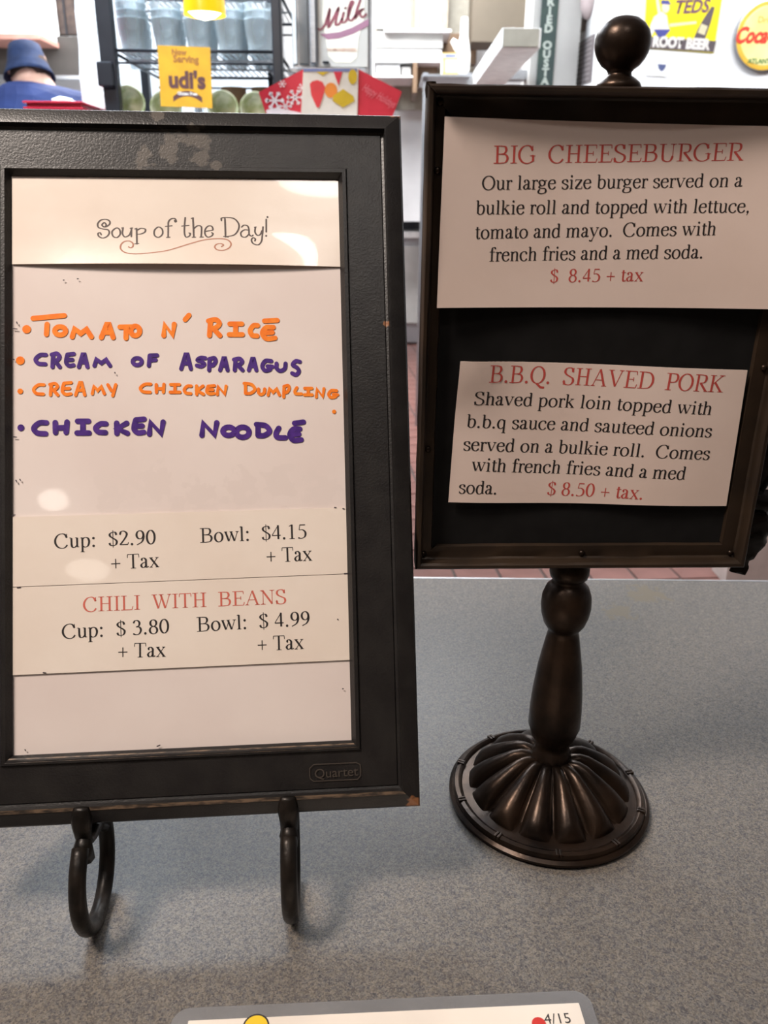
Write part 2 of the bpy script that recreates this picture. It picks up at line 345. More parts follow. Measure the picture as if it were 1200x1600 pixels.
M_TAUPE = mat('taupe_panel', (98, 88, 74), 0.6, scale=6); M_HOOD = mat('grey_hood', (72, 67, 63), 0.5, 0.2); M_FILTER = mat('hood_filter', (86, 70, 62), 0.5, 0.2, col2=(62, 50, 46), scale=30)
M_BLACKM = mat('black_metal', (40, 42, 48), 0.4, 0.3); M_TILE = mat('quarry_tile', (142, 100, 92), 0.32, col2=(124, 86, 79), scale=9); M_GROUT = mat('grout', (88, 82, 80), 0.8)
def glass_like(name, col, alpha, rough=0.08):
    m = mat(name, col, rough); nt = m.node_tree; b = nt.nodes['Principled BSDF']; t = nd(nt, 'ShaderNodeBsdfTransparent'); s = nd(nt, 'ShaderNodeMixShader')
    lw = nd(nt, 'ShaderNodeLayerWeight'); lw.inputs[0].default_value = 0.55; mr = nd(nt, 'ShaderNodeMapRange'); mr.inputs[3].default_value = alpha; mr.inputs[4].default_value = 0.95
    nt.links.new(lw.outputs['Facing'], mr.inputs[0]); nt.links.new(mr.outputs[0], s.inputs[0]); nt.links.new(t.outputs[0], s.inputs[1]); nt.links.new(b.outputs[0], s.inputs[2])
    nt.links.new(s.outputs[0], nt.nodes['Material Output'].inputs['Surface']); return m
M_GLASS = glass_like('clear_glass', (226, 240, 246), 0.22); M_LAMIN = glass_like('clear_laminate', (150, 150, 152), 0.38, 0.2)

# ------------------------------------------------------------------ the setting
def struct(name, lo, hi, m):
    return tag(obj(name, box(BM(), lo, hi), m), kind='structure')
floor = struct('floor', (-5, -3.2, -0.06), (5, 9.2, -0.006), M_GROUT)
struct('ceiling', (-5, -3.2, 3.4), (5, 9.2, 3.5), M_WHITE)
struct('wall_back', (-5, 9.0, 0), (5, 9.2, 3.4), M_GREY)
struct('wall_left', (-5.1, -3.2, 0), (-5, 9.2, 3.4), M_WHITE)
struct('wall_right', (5, -3.2, 0), (5.1, 9.2, 3.4), M_WHITE)
struct('wall_rear', (-5, -3.3, 0), (5, -3.2, 3.4), mat('dining_wall', (150, 120, 96), 0.7))
# quarry tiles, laid a little askew to the counter
TS = 0.158; ca, sa = math.cos(0.097), math.sin(0.097)
tb = BM(); box(tb, (-TS / 2 + 0.005, -TS / 2 + 0.005, -0.01), (TS / 2 - 0.005, TS / 2 - 0.005, 0.0)); tm = bpy.data.meshes.new('tile'); tb.to_mesh(tm); tb.free(); tm.materials.append(M_TILE)
rest_v, rest_f = [], []
for i in range(-30, 40):
    for j in range(-4, 56):
        a, bb = (i + 0.39) * TS, j * TS; X, Y = a * ca - bb * sa + 0.2, a * sa + bb * ca
        if not (-4.8 < X < 4.8 and -0.4 < Y < 8.8): continue
        near = (-0.25 < X < 1.5 and 2.15 < Y < 3.0) or (0.06 < X < 0.42 and 3.0 <= Y < 8.5)
        if near:
            o = bpy.data.objects.new('tile', tm); C.objects.link(o); o.parent = floor; o.location = (X, Y, random.uniform(-0.0012, 0.0)); o.rotation_euler = (0, 0, 0.097)
        else:
            h = TS / 2 - 0.005; k = len(rest_v)
            for (p, q) in ((-h, -h), (h, -h), (h, h), (-h, h)): rest_v.append((X + p * ca - q * sa, Y + p * sa + q * ca, -0.0005))
            rest_f.append((k, k + 1, k + 2, k + 3))
o = obj('tile_field', (rest_v, rest_f), M_TILE, floor); o['kind'] = 'stuff'

# ------------------------------------------------------------------ counter
Yf = Z(900, 905, CT).y
bm = BM(); box(bm, (-2.4, -0.12, CT - 0.04), (2.6, Yf, CT), 0.003)
ctr = empty('service_counter', (0, 0, 0), 'long grey speckled laminate service counter that the two menu signs stand on', 'counter')
o = obj('countertop', bm, M_LAM, ctr, True); autosmooth(o)
o = obj('edge_strip', box(BM(), (-2.4, Yf, CT - 0.04), (2.6, Yf + 0.003, CT - 0.0005)), M_STEEL, ctr); o['label'] = 'pale metal strip along the far edge'
o = obj('cabinet_body', box(BM(), (-2.35, -0.05, 0), (2.55, Yf - 0.12, CT - 0.04)), mat('counter_base', (70, 60, 54), 0.6), ctr)
p = Z(1012, 928, CT); patches(M_LAM, [((p.x, p.y, CT), 0.036), ((p.x - .05, p.y - .045, CT), 0.030)], (108, 98, 82))

# ------------------------------------------------------------------ framed whiteboard
PF = Plane((0.0257, 0.4321, CT + 0.075), 0.0885, 0.4177)
FW, FH, BD = 0.3086, 0.4739, 0.0446
fr = empty('framed_whiteboard', label='framed whiteboard headed Soup of the Day with handwritten soups, leaning on a black iron easel', cat='menu board', mw=PF.mw())
obj('whiteboard_panel', box(BM(), (-FW + 0.03, 0.03, -0.010), (-0.03, FH - 0.03, -0.001)), M_WHITEB, fr)
prof = [(0, -0.016), (0, 0.0028), (0.0012, 0.0046), (0.0102, 0.0078), (0.0120, 0.0080), (0.0126, 0.0034), (0.0142, 0.0028), (0.0150, 0.0036), (0.0385, 0.0032), (0.0395, 0.0048), (0.0418, 0.0048), (BD, 0.0002), (BD, -0.010), (0.02, -0.016)]
def mitre(side):
    c = [(-FW, 0), (0, 0), (0, FH), (-FW, FH)]; a, b_ = c[side], c[(side + 1) % 4]
    da = {0: (1, 1), 1: (-1, 1), 2: (-1, -1), 3: (1, -1)}
    ina = da[side]; inb = da[(side + 1) % 4]
    bm = BM(); N = 40; rows = []
    for k in range(N + 1):
        t = k / N
        rows.append([bm.verts.new(((a[0] + ina[0] * d) * (1 - t) + (b_[0] + inb[0] * d) * t, (a[1] + ina[1] * d) * (1 - t) + (b_[1] + inb[1] * d) * t, h)) for d, h in prof])
    n = len(prof)
    for A, B in zip(rows, rows[1:]):
        for k in range(n): bm.faces.new((A[k], A[(k + 1) % n], B[(k + 1) % n], B[k]))
    bm.faces.new(rows[0]); bm.faces.new(rows[-1][::-1]); return bm
for s in range(4):
    o = obj('frame_rail', mitre(s), M_FRAME, fr); autosmooth(o, 20)
M_WORN_HIGHLIGHT = mat('worn_highlight', (118, 98, 80), 0.35, col2=(56, 49, 44), scale=120, stretch=(1, 4, 4), lo=.4, hi=.6)  # brown wear on the bottom rail's ridge and lip, lightened as a painted highlight
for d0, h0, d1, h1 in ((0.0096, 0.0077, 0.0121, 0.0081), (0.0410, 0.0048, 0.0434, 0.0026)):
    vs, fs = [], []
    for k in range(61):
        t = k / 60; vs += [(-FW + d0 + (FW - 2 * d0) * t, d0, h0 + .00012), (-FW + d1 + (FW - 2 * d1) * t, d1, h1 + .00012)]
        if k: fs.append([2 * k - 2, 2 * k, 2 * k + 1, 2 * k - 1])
    obj('worn_highlight', (vs, fs), M_WORN_HIGHLIGHT, fr.children[1])['label'] = 'brown worn paint and painted highlight along the bottom edge'
q = lambda x, y: tuple(PF.uv(x, y)) + (0.004,)
patches(M_FRAME, [(q(272, 238), 0.013), (q(303, 226), 0.015), (q(228, 254), 0.012), (q(248, 186), 0.008), (q(338, 264), 0.006), (q(312, 250), 0.010)], (82, 76, 70))
patches(M_FRAME, [(q(619, 183), 0.008), (q(652, 1250), 0.009), (q(603, 508), 0.0028)], (140, 94, 62))
def flat_on(name, m, parent, vs, fs, label=None):
    o = obj(name, (vs, fs), m, parent)
    if label: o['label'] = label
    return o
# cards slid over the whiteboard; each is a sheet with a little thickness, bowed by disp
def sheet(name, corners, pl, wz, disp, m, label, cat, parent=None, nx=16, ny=10, th=0.0005, group=None, edge=None):
    TL, TR, BR, BL = [pl.uv(*c) for c in corners]; e = empty(name, label=label, cat=cat, mw=pl.mw(), group=group)
    bm = BM(); top = []; bot = []
    for j in range(ny + 1):
        for i in range(nx + 1):
            s, t = i / nx, j / ny; p = (BL * (1 - s) + BR * s) * (1 - t) + (TL * (1 - s) + TR * s) * t; z = wz + disp(p.x, p.y)
            top.append(bm.verts.new((p.x, p.y, z))); bot.append(bm.verts.new((p.x, p.y, z - th)))
    I = lambda i, j: j * (nx + 1) + i
    for j in range(ny):
        for i in range(nx):
            bm.faces.new((top[I(i, j)], top[I(i + 1, j)], top[I(i + 1, j + 1)], top[I(i, j + 1)])); bm.faces.new((bot[I(i, j)], bot[I(i, j + 1)], bot[I(i + 1, j + 1)], bot[I(i + 1, j)]))
    for i in range(nx):
        for j, s in ((0, 1), (ny, -1)): bm.faces.new((top[I(i, j)], bot[I(i, j)], bot[I(i + 1, j)], top[I(i + 1, j)]))
    for j in range(ny):
        for i in (0, nx): bm.faces.new((top[I(i, j)], bot[I(i, j)], bot[I(i, j + 1)], top[I(i, j + 1)]))
    obj('card_sheet', bm, m, e, True); autosmooth(e.children[0]); return e
def lines(e, pl, L, m, name, wz, disp, label=None):
    for text, x0, y0, x1, y1, ch in L:
        vs, fs = [], []; A, B = pl.uv(x0, y0), pl.uv(x1, y1); cap = (pl.uv((x0 + x1) / 2, (y0 + y1) / 2 - ch) - pl.uv((x0 + x1) / 2, (y0 + y1) / 2)).length
        serif_line(vs, fs, text, A, B, cap * 0.97, wz + 0.00010, disp)
        flat_on('text_line', m, e, vs, fs, label)
v0 = PF.uv(280, 414).y
def dhead(u, v):
    t = max(0, 1 - (v - v0) / 0.03); s = (u + FW / 2) / (FW / 2 - BD); return 0.0035 * t * t * max(0, 1 - s * s)
hd = sheet('header_card', [(19, 279), (530, 283), (533, 417), (19, 413)], PF, 0.0002, dhead, M_CARD, 'white card reading Soup of the Day at the top of the whiteboard', 'card')
SOUP = ['75 118 95 130 88 145 60 118 100 95 130 115 125 140 80 150 62 160', ]
def traced(L, m, name, parent, pl, ox, oy, sc, hw, z, disp=None, label=None):
    vs, fs = [], []
    for s in L:
        k, *n = s.split(); n = [float(v) for v in n]; P = [Vector((n[i], n[i + 1])) for i in range(0, len(n), 2)]
        if k == 'c': P = cr(P, 6)
        elif k == 'o': P = cr(P, 6, True)
        elif k == 'd': 
            Q = pl.uv(ox + P[0].x / sc, oy + P[0].y / sc); strip(vs, fs, [Q], [hw * 1.5], z, disp=disp); continue
        Q = [pl.uv(ox + p.x / sc, oy + p.y / sc) for p in P]; H = []
        for i in range(len(P)):
            t = P[min(i + 1, len(P) - 1)] - P[max(i - 1, 0)]; a = abs(math.sin(math.atan2(t.y, t.x))); H.append(hw * (0.62 + 0.6 * a))
        strip(vs, fs, Q, H, z, disp=disp)
    return flat_on(name, m, parent, vs, fs, label)
S1 = ['c 78 130 92 140 105 128 92 112 78 128 98 140 124 124 126 104 104 92 72 96 52 118 56 142 84 152 116 158 124 178 110 200 84 210 60 200 54 182 66 176 74 188',
 'o 168 146 142 168 148 198 172 207 192 186 188 156', 'l 200 146 210 146', 'c 210 146 206 180 222 203 250 190 262 160', 'l 262 148 262 200', 'l 254 148 270 146',
 'l 294 150 298 248', 'l 284 248 310 246', 'l 284 152 296 148', 'c 298 160 322 148 348 154 346 172 322 184 300 186',
 'o 430 140 406 162 408 194 432 206 456 186 454 154', 'c 542 104 534 88 512 88 494 106 492 140 492 205', 'l 474 136 516 132', 'l 482 207 504 205', 'c 542 104 536 108 532 100',
 'c 598 82 594 130 594 180 604 204 624 198 630 182 622 178', 'l 576 134 622 130', 'l 646 84 652 204', 'l 636 86 650 84', 'l 642 206 664 205', 'c 652 150 676 132 698 138 700 170 698 202', 'l 690 205 712 204',
 'c 722 168 744 164 770 158 764 136 742 134 724 154 722 184 738 204 762 198 772 184 764 176',
 'l 846 88 850 202', 'c 824 98 826 84 860 80 904 88 932 120 930 156 904 190 852 202', 'l 838 200 868 204',
 'c 950 140 966 128 988 134 996 156 998 186 1012 198 1022 192', 'c 996 160 968 158 946 176 952 200 976 204 996 186', 'c 1036 142 1034 172 1048 192 1066 188 1078 164', 'l 1030 142 1042 140', 'c 1084 140 1080 190 1074 232 1054 254 1024 246 1012 224 1022 208 1036 216 1034 228',
 'l 1104 92 1104 170', 'd 1104 196', 'd 1112 78']
hl = traced(S1, M_SOFTINK, 'lettering', hd, PF, 140, 320, 4.0, 0.00048, 0.0003, dhead)
traced(['c 246 268 262 274 274 262 272 244 250 230 218 234 198 256 200 284 230 306 290 314 380 308 480 294 560 270 640 244 720 222 800 214 858 220 884 244 876 272 840 290 802 288 784 270 794 252 820 246 838 256 826 266'], M_BROWNINK, 'flourish', hd, PF, 140, 320, 4.0, 0.00045, 0.0003, dhead, 'thin brown curling flourish under the words')
z0 = lambda u, v: 0.0
pc = sheet('price_card', [(20, 808), (543, 793), (545, 896), (20, 917)], PF, 0.0001, z0, M_CARD, 'white card with cup price $2.90 and bowl price $4.15 under the handwritten soups', 'card')
lines(pc, PF, [('Cup:  $2.90', 85, 857, 243, 850, 23), ('+ Tax', 172, 890, 248, 886, 23), ('Bowl:  $4.15', 312, 848, 479, 841, 23), ('+ Tax', 415, 879, 487, 876, 23)], M_INK, 'lettering', 0.0001, z0)
cc = sheet('chili_card', [(20, 918), (545, 897), (548, 1031), (20, 1055)], PF, 0.0001, z0, M_CARD, 'white card headed CHILI WITH BEANS in red, lowest card on the whiteboard', 'card')
lines(cc, PF, [('CHILI  WITH  BEANS', 130, 956, 447, 943, 23)], M_CORAL, 'heading', 0.0001, z0, 'red heading CHILI WITH BEANS')
lines(cc, PF, [('Cup:  $ 3.80', 97, 998, 264, 989, 23), ('+ Tax', 183, 1028, 258, 1026, 23), ('Bowl:  $ 4.99', 307, 987, 484, 977, 23), ('+ Tax', 401, 1017, 474, 1014, 23)], M_INK, 'lettering', 0.0001, z0)
# marker writing
mm = px(280, 600, 0.44)
def writing(name, m, words, L, hw, dots=(), bars=()):
    color = 'orange' if m is M_ORANGE else 'purple'; L = list(L)
    for wd, n_ in words:
        vs, fs = [], []
        for ch, x0, y0, x1, y1 in L[:n_]: hand(vs, fs, PF, ch, x0, y0, x1, y1, hw * 0.00041, -0.0006)
        L = L[n_:]; xa, xb = min(v[0] for v in vs) - .004, max(v[0] for v in vs) + .004
        for x0, y0, x1, y1 in bars:
            if xa < PF.uv((x0 + x1) / 2, y0).x < xb or (wd == 'TOMATO' and x1 < 110) or (wd == 'N' and 280 < x0 < 300): strip(vs, fs, [PF.uv(x0, y0), PF.uv(x1, y1)], [hw * 0.00041] * 2, -0.0006)
        flat_on('marker_word', m, fr, vs, fs, '%s marker word %s' % (color, wd))
    bars = ()
    for x, y, r in dots:
        vs, fs = [], []; strip(vs, fs, [PF.uv(x, y)], [r * 0.00041], -0.0006); flat_on('marker_dot', m, fr, vs, fs)
    return
writing('marker_line', M_ORANGE, (('TOMATO', 5), ('N', 1), ('RICE', 4)), [('O', 85, 510, 102, 523), ('M', 111, 512, 143, 526), ('A', 157, 506, 179, 527), ('T', 187, 509, 206, 528), ('O', 204, 509, 218, 524), ('N', 254, 506, 273, 524), ('R', 325, 499, 345, 524), ('I', 357, 505, 379, 523), ('C', 390, 507, 403, 525), ('e', 409, 508, 430, 529)], 4.2, [(41, 514, 7)], [(51, 497, 100, 492.5), (73, 506, 72, 522), (295, 492, 289, 499), (413, 501, 433, 500)])
writing('marker_line', M_PURPLE, (('CREAM', 5), ('OF', 2), ('ASPARAGUS', 9)), [('C', 54, 553, 72, 569), ('R', 80, 552, 94, 573), ('E', 102, 552, 115, 571), ('A', 122, 553, 138, 573), ('M', 146, 560, 172, 571), ('O', 207, 559, 221, 570), ('F', 231, 554, 245, 571), ('A', 282, 553, 300, 576), ('S', 307, 558, 321, 572), ('P', 325, 559, 337, 578), ('A', 343, 559, 357, 578), ('R', 365, 560, 380, 578), ('A', 388, 560, 402, 578), ('G', 409, 562, 425, 579), ('U', 431, 567, 447, 579), ('S', 456, 563, 469, 585)], 3.4)
writing('marker_line', M_ORANGE, (('CREAMY', 6), ('CHICKEN', 7), ('DUMPLING', 8)), [('C', 51, 600, 69, 616), ('R', 77, 599, 91, 617), ('E', 96, 597, 111, 616), ('A', 117, 597, 134, 617), ('M', 143, 602, 163, 615), ('Y', 167, 600, 181, 618), ('C', 218, 599, 236, 613), ('H', 242, 600, 257, 613), ('I', 265, 600, 281, 613), ('C', 287, 602, 299, 615), ('K', 305, 602, 318, 616), ('E', 322, 602, 335, 615), ('N', 338, 603, 354, 616), ('D', 381, 598, 398, 615), ('U', 403, 607, 414, 616), ('M', 418, 606, 437, 617), ('P', 442, 602, 452, 620), ('L', 460, 605, 471, 616), ('I', 475, 606, 488, 617), ('N', 493, 607, 507, 620), ('G', 513, 609, 527, 621)], 2.7, [(31, 563, 7), (31, 611, 4.5), (522, 643, 3.5)])
writing('marker_line', M_PURPLE, (('CHICKEN', 7), ('NOODLE', 6)), [('C', 51, 659, 73, 678), ('H', 83, 659, 106, 676), ('I', 119, 657, 139, 677), ('C', 148, 661, 166, 676), ('K', 179, 660, 199, 677), ('E', 208, 654, 225, 676), ('N', 231, 659, 256, 678), ('N', 313, 660, 340, 680), ('O', 348, 667, 366, 680), ('O', 369, 667, 389, 683), ('D', 400, 662, 421, 681), ('L', 430, 668, 446, 685), ('e', 452, 667, 471, 688)], 4.4, [(32, 668, 5.5)], [(460, 661, 474, 659)])
vs, fs = [], []
for x, y, a, l in [(24, 514, 0.1, 8), (27, 505, 1.2, 4), (24, 683, 0.1, 6), (22, 562, 0.5, 2), (26, 752, 1.1, 4), (32, 750, 1, 3), (536, 1076, 0, 1.5), (180, 583, 1.2, 2), (248, 1165, -.4, 6), (320, 1168, .2, 2), (524, 793, 0, 3), (537, 795, .2, 3), (22, 805, -.2, 5), (122, 436, 0, 2), (100, 438, 0, 2), (541, 896, -.1, 7), (30, 918, -.1, 6), (70, 1051, .1, 5), (528, 968, 1, 1.5), (40, 1172, .9, 2)]:
    strip(vs, fs, [PF.uv(x - l * math.cos(a) * .4, y - l * math.sin(a) * .4), PF.uv(x + l * math.cos(a) * .4, y + l * math.sin(a) * .4)], [0.00042, 0.00030], 0.0004)
flat_on('ink_specks', M_SMUDGE, fr, vs, fs, 'dark ink specks near the edges')['kind'] = 'stuff'
# maker's plate
M_EMB = mat('embossed_grey', (72, 64, 58), 0.5)
vs, fs = [], []
P = [PF.uv(x, y) for x, y in ((490, 1192), (556, 1189), (562, 1192), (563, 1199), (563, 1209), (558, 1215), (490, 1218), (485, 1214), (484, 1208), (484, 1198), (490, 1192))]
strip(vs, fs, P, [0.0003] * len(P), 0.0042, cap=False); pl_ = flat_on('logo_outline', M_EMB, fr, vs, fs, 'thin rounded outline in the lower right corner of the frame')
c_ = PF.uv(525, 1205); sans('Quartet', 0.0088, M_EMB, 'lettering', pl_, (c_.x, c_.y, 0.0042), (0, 0, 0.02))

# ------------------------------------------------------------------ iron easel
ea = Plane((0, 0, 0), 0.0885, 0.0)
def epoint(base, p, z): return (base.x - ea.en.x * -p, base.y + ea.en.y * p, CT + z)
easel = empty('iron_easel', (PF.o.x - 0.15, PF.o.y + 0.05, CT), 'black wrought iron table easel with curled front feet holding the framed whiteboard', 'easel')
def erel(x, y, z): return (x - easel.location.x, y - easel.location.y, z - CT)
def on_frame(xpx): # point of the frame's front bottom edge under pixel column
    u = PF.uv(xpx, 1270).x; return PF.o + PF.ex * u
for xp in (138, 452):
    b0 = on_frame(xp); n = PF.en.copy(); n.z = 0; n.normalize()
    def q3(p, z): v = b0 + n * p; return erel(v.x, v.y, CT + z)
    zb = b0.z - CT
    R = 0.036; cz = R + 0.0045; cp = 0.004
    pts = [q3(cp + 0.026, zb + 0.004)] if False else []
    for k in range(0, 15):
        a = math.radians(62 - k * 23); pts.append(q3(cp + R * 0.98 * math.cos(a) if True else 0, cz + R * 1.0 * math.sin(a)))
    pts = cr(pts[:13], 3)
    bm = BM(); tube(bm, pts, 0.0054, 12, (1.0, 1.0)); o = obj('foot_scroll', bm, M_IRON, easel, True)
    hk = cr([q3(-0.030, zb - 0.010), q3(-0.014, zb - 0.012), q3(0.002, zb - 0.010), q3(0.010, zb - 0.006), q3(0.0128, zb + 0.002), q3(0.0115, zb + 0.010), q3(0.0085, zb + 0.019)], 5)
    bm = BM(); tube(bm, hk, [0.0046] * (len(hk) - 10) + [0.0048, 0.0050, 0.0052, 0.0054, 0.0056, 0.0056, 0.0054, 0.0050, 0.0046, 0.0040], 8, (1.2, 0.6)); obj('hook', bm, M_IRON, easel, True)
    bm = BM(); tube(bm, [q3(0.012, zb - 0.018), q3(0.016, zb - 0.006), q3(0.010, zb - 0.001)], [0.0052, 0.0062, 0.0045], 8); obj('hook_collar', bm, M_IRON, easel, True)
    # upright behind the board
    bk = b0 - PF.en * 0.024
    up = [erel(*(bk + PF.ev * t)) for t in (-0.01, 0.1, 0.25, 0.36)]
    bm = BM(); tube(bm, [q3(-0.033, cz), ] + up, 0.0042, 8); obj('upright', bm, M_IRON, easel, True)
mid = PF.o - PF.ex * 0.205 - PF.en * 0.030
top = mid + PF.ev * 0.34
bm = BM(); tube(bm, [erel(top.x - 0.09, top.y, top.z), erel(top.x + 0.1, top.y + 0.014, top.z)], 0.004, 8); obj('crossbar', bm, M_IRON, easel, True)
bm = BM(); tube(bm, [erel(top.x, top.y + 0.006, top.z), erel(top.x, top.y + 0.17, CT + 0.0045)], 0.0045, 8); obj('rear_leg', bm, M_IRON, easel, True)

# ------------------------------------------------------------------ bronze sign stand
SX, SY = 0.1357, 0.5305
PB = Plane((0.0219, 0.5143, CT + 0.2143), 0.0369, -0.0071)
BW, BH = 0.2327, 0.2998
st = empty('bronze_sign_stand', (SX, SY, CT), 'dark bronze pedestal sign stand with fluted round base, ball finial and black board', 'sign stand')
NF = 14
def dome(bm):
    n = NF * 12; rings = []
    prof_ = [(0.0135, 0.0400), (0.017, 0.0410), (0.022, 0.0395), (0.028, 0.0360), (0.034, 0.0320), (0.040, 0.0280), (0.046, 0.0235), (0.051, 0.0195), (0.055, 0.0155), (0.058, 0.0125), (0.0605, 0.0105), (0.0625, 0.0095), (0.0640, 0.0085)]
    for i, (r, z) in enumerate(prof_):
        ring = []; env = min(1, max(0, (r - 0.0135) / 0.012)) * min(1, max(0, (0.064 - r) / 0.006)) ** 0.5
        for k in range(n):
            a = 2 * PI * k / n; ph = (a * NF / (2 * PI)) % 1.0; bulge = math.sqrt(max(0, 1 - (2 * ph - 1) ** 2 * 0.985))
            hgt = (bulge - 0.5) * 0.0150 * env * (0.45 + 0.55 * (r / 0.06)); rr = r + hgt * 0.38
            ring.append(bm.verts.new((rr * math.cos(a + 0.1), rr * math.sin(a + 0.1), z + hgt)))
        rings.append(ring)
    for A, B in zip(rings, rings[1:]):
        for k in range(n): bm.faces.new((A[k], B[k], B[(k + 1) % n], A[(k + 1) % n]))
    return bm
o = obj('fluted_dome', dome(BM()), M_BRONZE, st, True)
bm = BM(); lathe(bm, [(0, 0.001), (0.0775, 0.001), (0.0800, 0.0030), (0.0800, 0.0048), (0.0775, 0.0065), (0.0765, 0.0062), (0.0765, 0.0075), (0.0755, 0.0098), (0.0728, 0.0108), (0.0705, 0.0098), (0.0695, 0.0085), (0.0650, 0.0095), (0.0620, 0.0105), (0.05, 0.012), (0, 0.014)], 96)
base = obj('base_ring', bm, M_BRONZE, st, True); autosmooth(base, 40)
for k in range(10):
    a = 2 * PI * (k + 0.35) / 10; bm = BM()
    for da in (-0.035, 0.035):
        box(bm, (-0.0010, -0.0030, -0.002), (0.0010, 0.0030, 0.0009), 0.0005)
        for v in bm.verts:
            if not v.tag: v.co.x += da * 0.074; v.tag = True
    o = obj('band_clasp', bm, M_BRONZE, base); o.location = (0.0735 * math.cos(a), 0.0735 * math.sin(a), 0.0104); o.rotation_euler = (0, 0, a + PI / 2)
# heights of the turned pedestal, read off its axis
def zat(y):
    lo, hi = -0.05, 0.7
    for _ in range(40):
        m_ = (lo + hi) / 2; q_ = Vector((SX, SY, CT + m_)) - EYE; yy = 800 - F * q_.dot(U2) / q_.dot(_f)
        if yy > y: lo = m_
        else: hi = m_
    return lo
def rad(wpx, y):
    z = zat(y); q_ = Vector((SX, SY, CT + z)) - EYE; return wpx / F * q_.dot(_f) / 2
pp = [(60, 1184), (60, 1172), (52, 1166), (54, 1155), (66, 1148), (80, 1130), (80, 1105), (77, 1080), (68, 1040), (57, 1010), (50, 992), (46, 984), (52, 980), (64, 972), (74, 958), (78, 945), (76, 930), (66, 917), (54, 911), (48, 908), (50, 903), (58, 900), (62, 893), (62, 884), (56, 878), (50, 872)]
bm = BM(); lathe(bm, [(rad(a, b_), zat(b_)) for a, b_ in pp], 40); o = obj('turned_pedestal', bm, M_BRONZE, st, True)
bm = BM(); lathe(bm, [(0.008, zat(876)), (0.008, zat(140))], 20, (0, 0.006, 0)); obj('pole', bm, M_BRONZE, st, True)
pf = [(68, 139), (70, 136), (65, 130), (52, 124), (38, 119), (36, 114), (42, 109), (58, 103), (72, 93), (81, 83), (86, 72), (86, 61), (80, 49), (66, 38), (44, 29), (22, 25.5), (0, 25)]
bm = BM(); lathe(bm, [(rad(a, b_) if a else 0, zat(b_)) for a, b_ in pf], 36); obj('ball_finial', bm, M_BRONZE, st, True)
# the board: a black panel in a bronze tray
inv = Matrix.Translation(-Vector((SX, SY, CT))) @ PB.mw()
def bobj(name, bm, m, smooth=False, bev=False, parent=None):
    if not isinstance(bm, tuple): bmesh.ops.transform(bm, matrix=inv, verts=bm.verts)
    o = obj(name, bm, m, parent or st, smooth)
    return autosmooth(o, 40)
bobj('board_panel', box(BM(), (0.004, 0.004, -0.006), (BW - 0.004, BH - 0.004, -0.002)), M_BLACKBOARD)
def rail(a0, a1, wth, name='tray_rail', lip=0.0095):
    """flat rail with an upturned outer lip, between two corners of the board"""
    bm = BM(); (x0, y0), (x1, y1) = a0, a1; d = Vector((x1 - x0, y1 - y0)); L = d.length; d /= L; nrm = Vector((-d.y, d.x))
    pr = [(0, -0.007), (0, lip - 0.0015), (0.0012, lip), (0.0032, lip), (0.0045, lip - 0.0015), (0.0048, 0.0012), (0.0060, 0.0002), (wth - 0.001, 0.0004), (wth, -0.0016), (wth, -0.007)]
    N = 20; rows = []
    for k in range(N + 1):
        row = []
        for dd, h in pr:
            t = dd / L + (1 - 2 * dd / L) * k / N; p = Vector((x0, y0)) + d * (t * L) + nrm * dd
            wob = 0.00035 * noise.noise(Vector((p.x * 60, p.y * 60, dd * 300))); row.append(bm.verts.new((p.x + wob, p.y + wob, h + wob)))
        rows.append(row)
    n = len(pr)
    for A, B in zip(rows, rows[1:]):
        for k in range(n): bm.faces.new((A[k], A[(k + 1) % n], B[(k + 1) % n], B[k]))
    bm.faces.new(rows[0]); bm.faces.new(rows[-1][::-1]); return bobj(name, bm, M_TRAY)
rail((0, 0), (BW, 0), 0.0150); rail((BW, 0), (BW, BH), 0.0160); rail((BW, BH), (0, BH), 0.0215, lip=0.0150); rail((0, BH), (0, 0), 0.0120)
for (u, v) in ((0.006, 0.0085), (BW - 0.008, 0.008), (0.118, 0.0085), (0.007, 0.085), (0.0075, BH - 0.044), (0.008, BH - 0.008), (BW - 0.008, BH - 0.01), (BW - 0.008, 0.14)):
    bm = BM(); lathe(bm, [(0.0022, 0), (0.0021, 0.0008), (0.0013, 0.0016), (0, 0.0019)], 12, (u, v, 0.0006)); bobj('rivet', bm, M_BRONZE)
bm = BM(); lathe(bm, [(0.0030, -0.004), (0.0036, 0), (0.0030, 0.004), (0, 0.005)], 14, (0, 0, 0)); bmesh.ops.transform(bm, matrix=Matrix.Translation((0.0022, BH - 0.002, 0.004)) @ Matrix.Rotation(PI / 2, 4, 'X'), verts=bm.verts); bobj('corner_knob', bm, M_BRONZE)
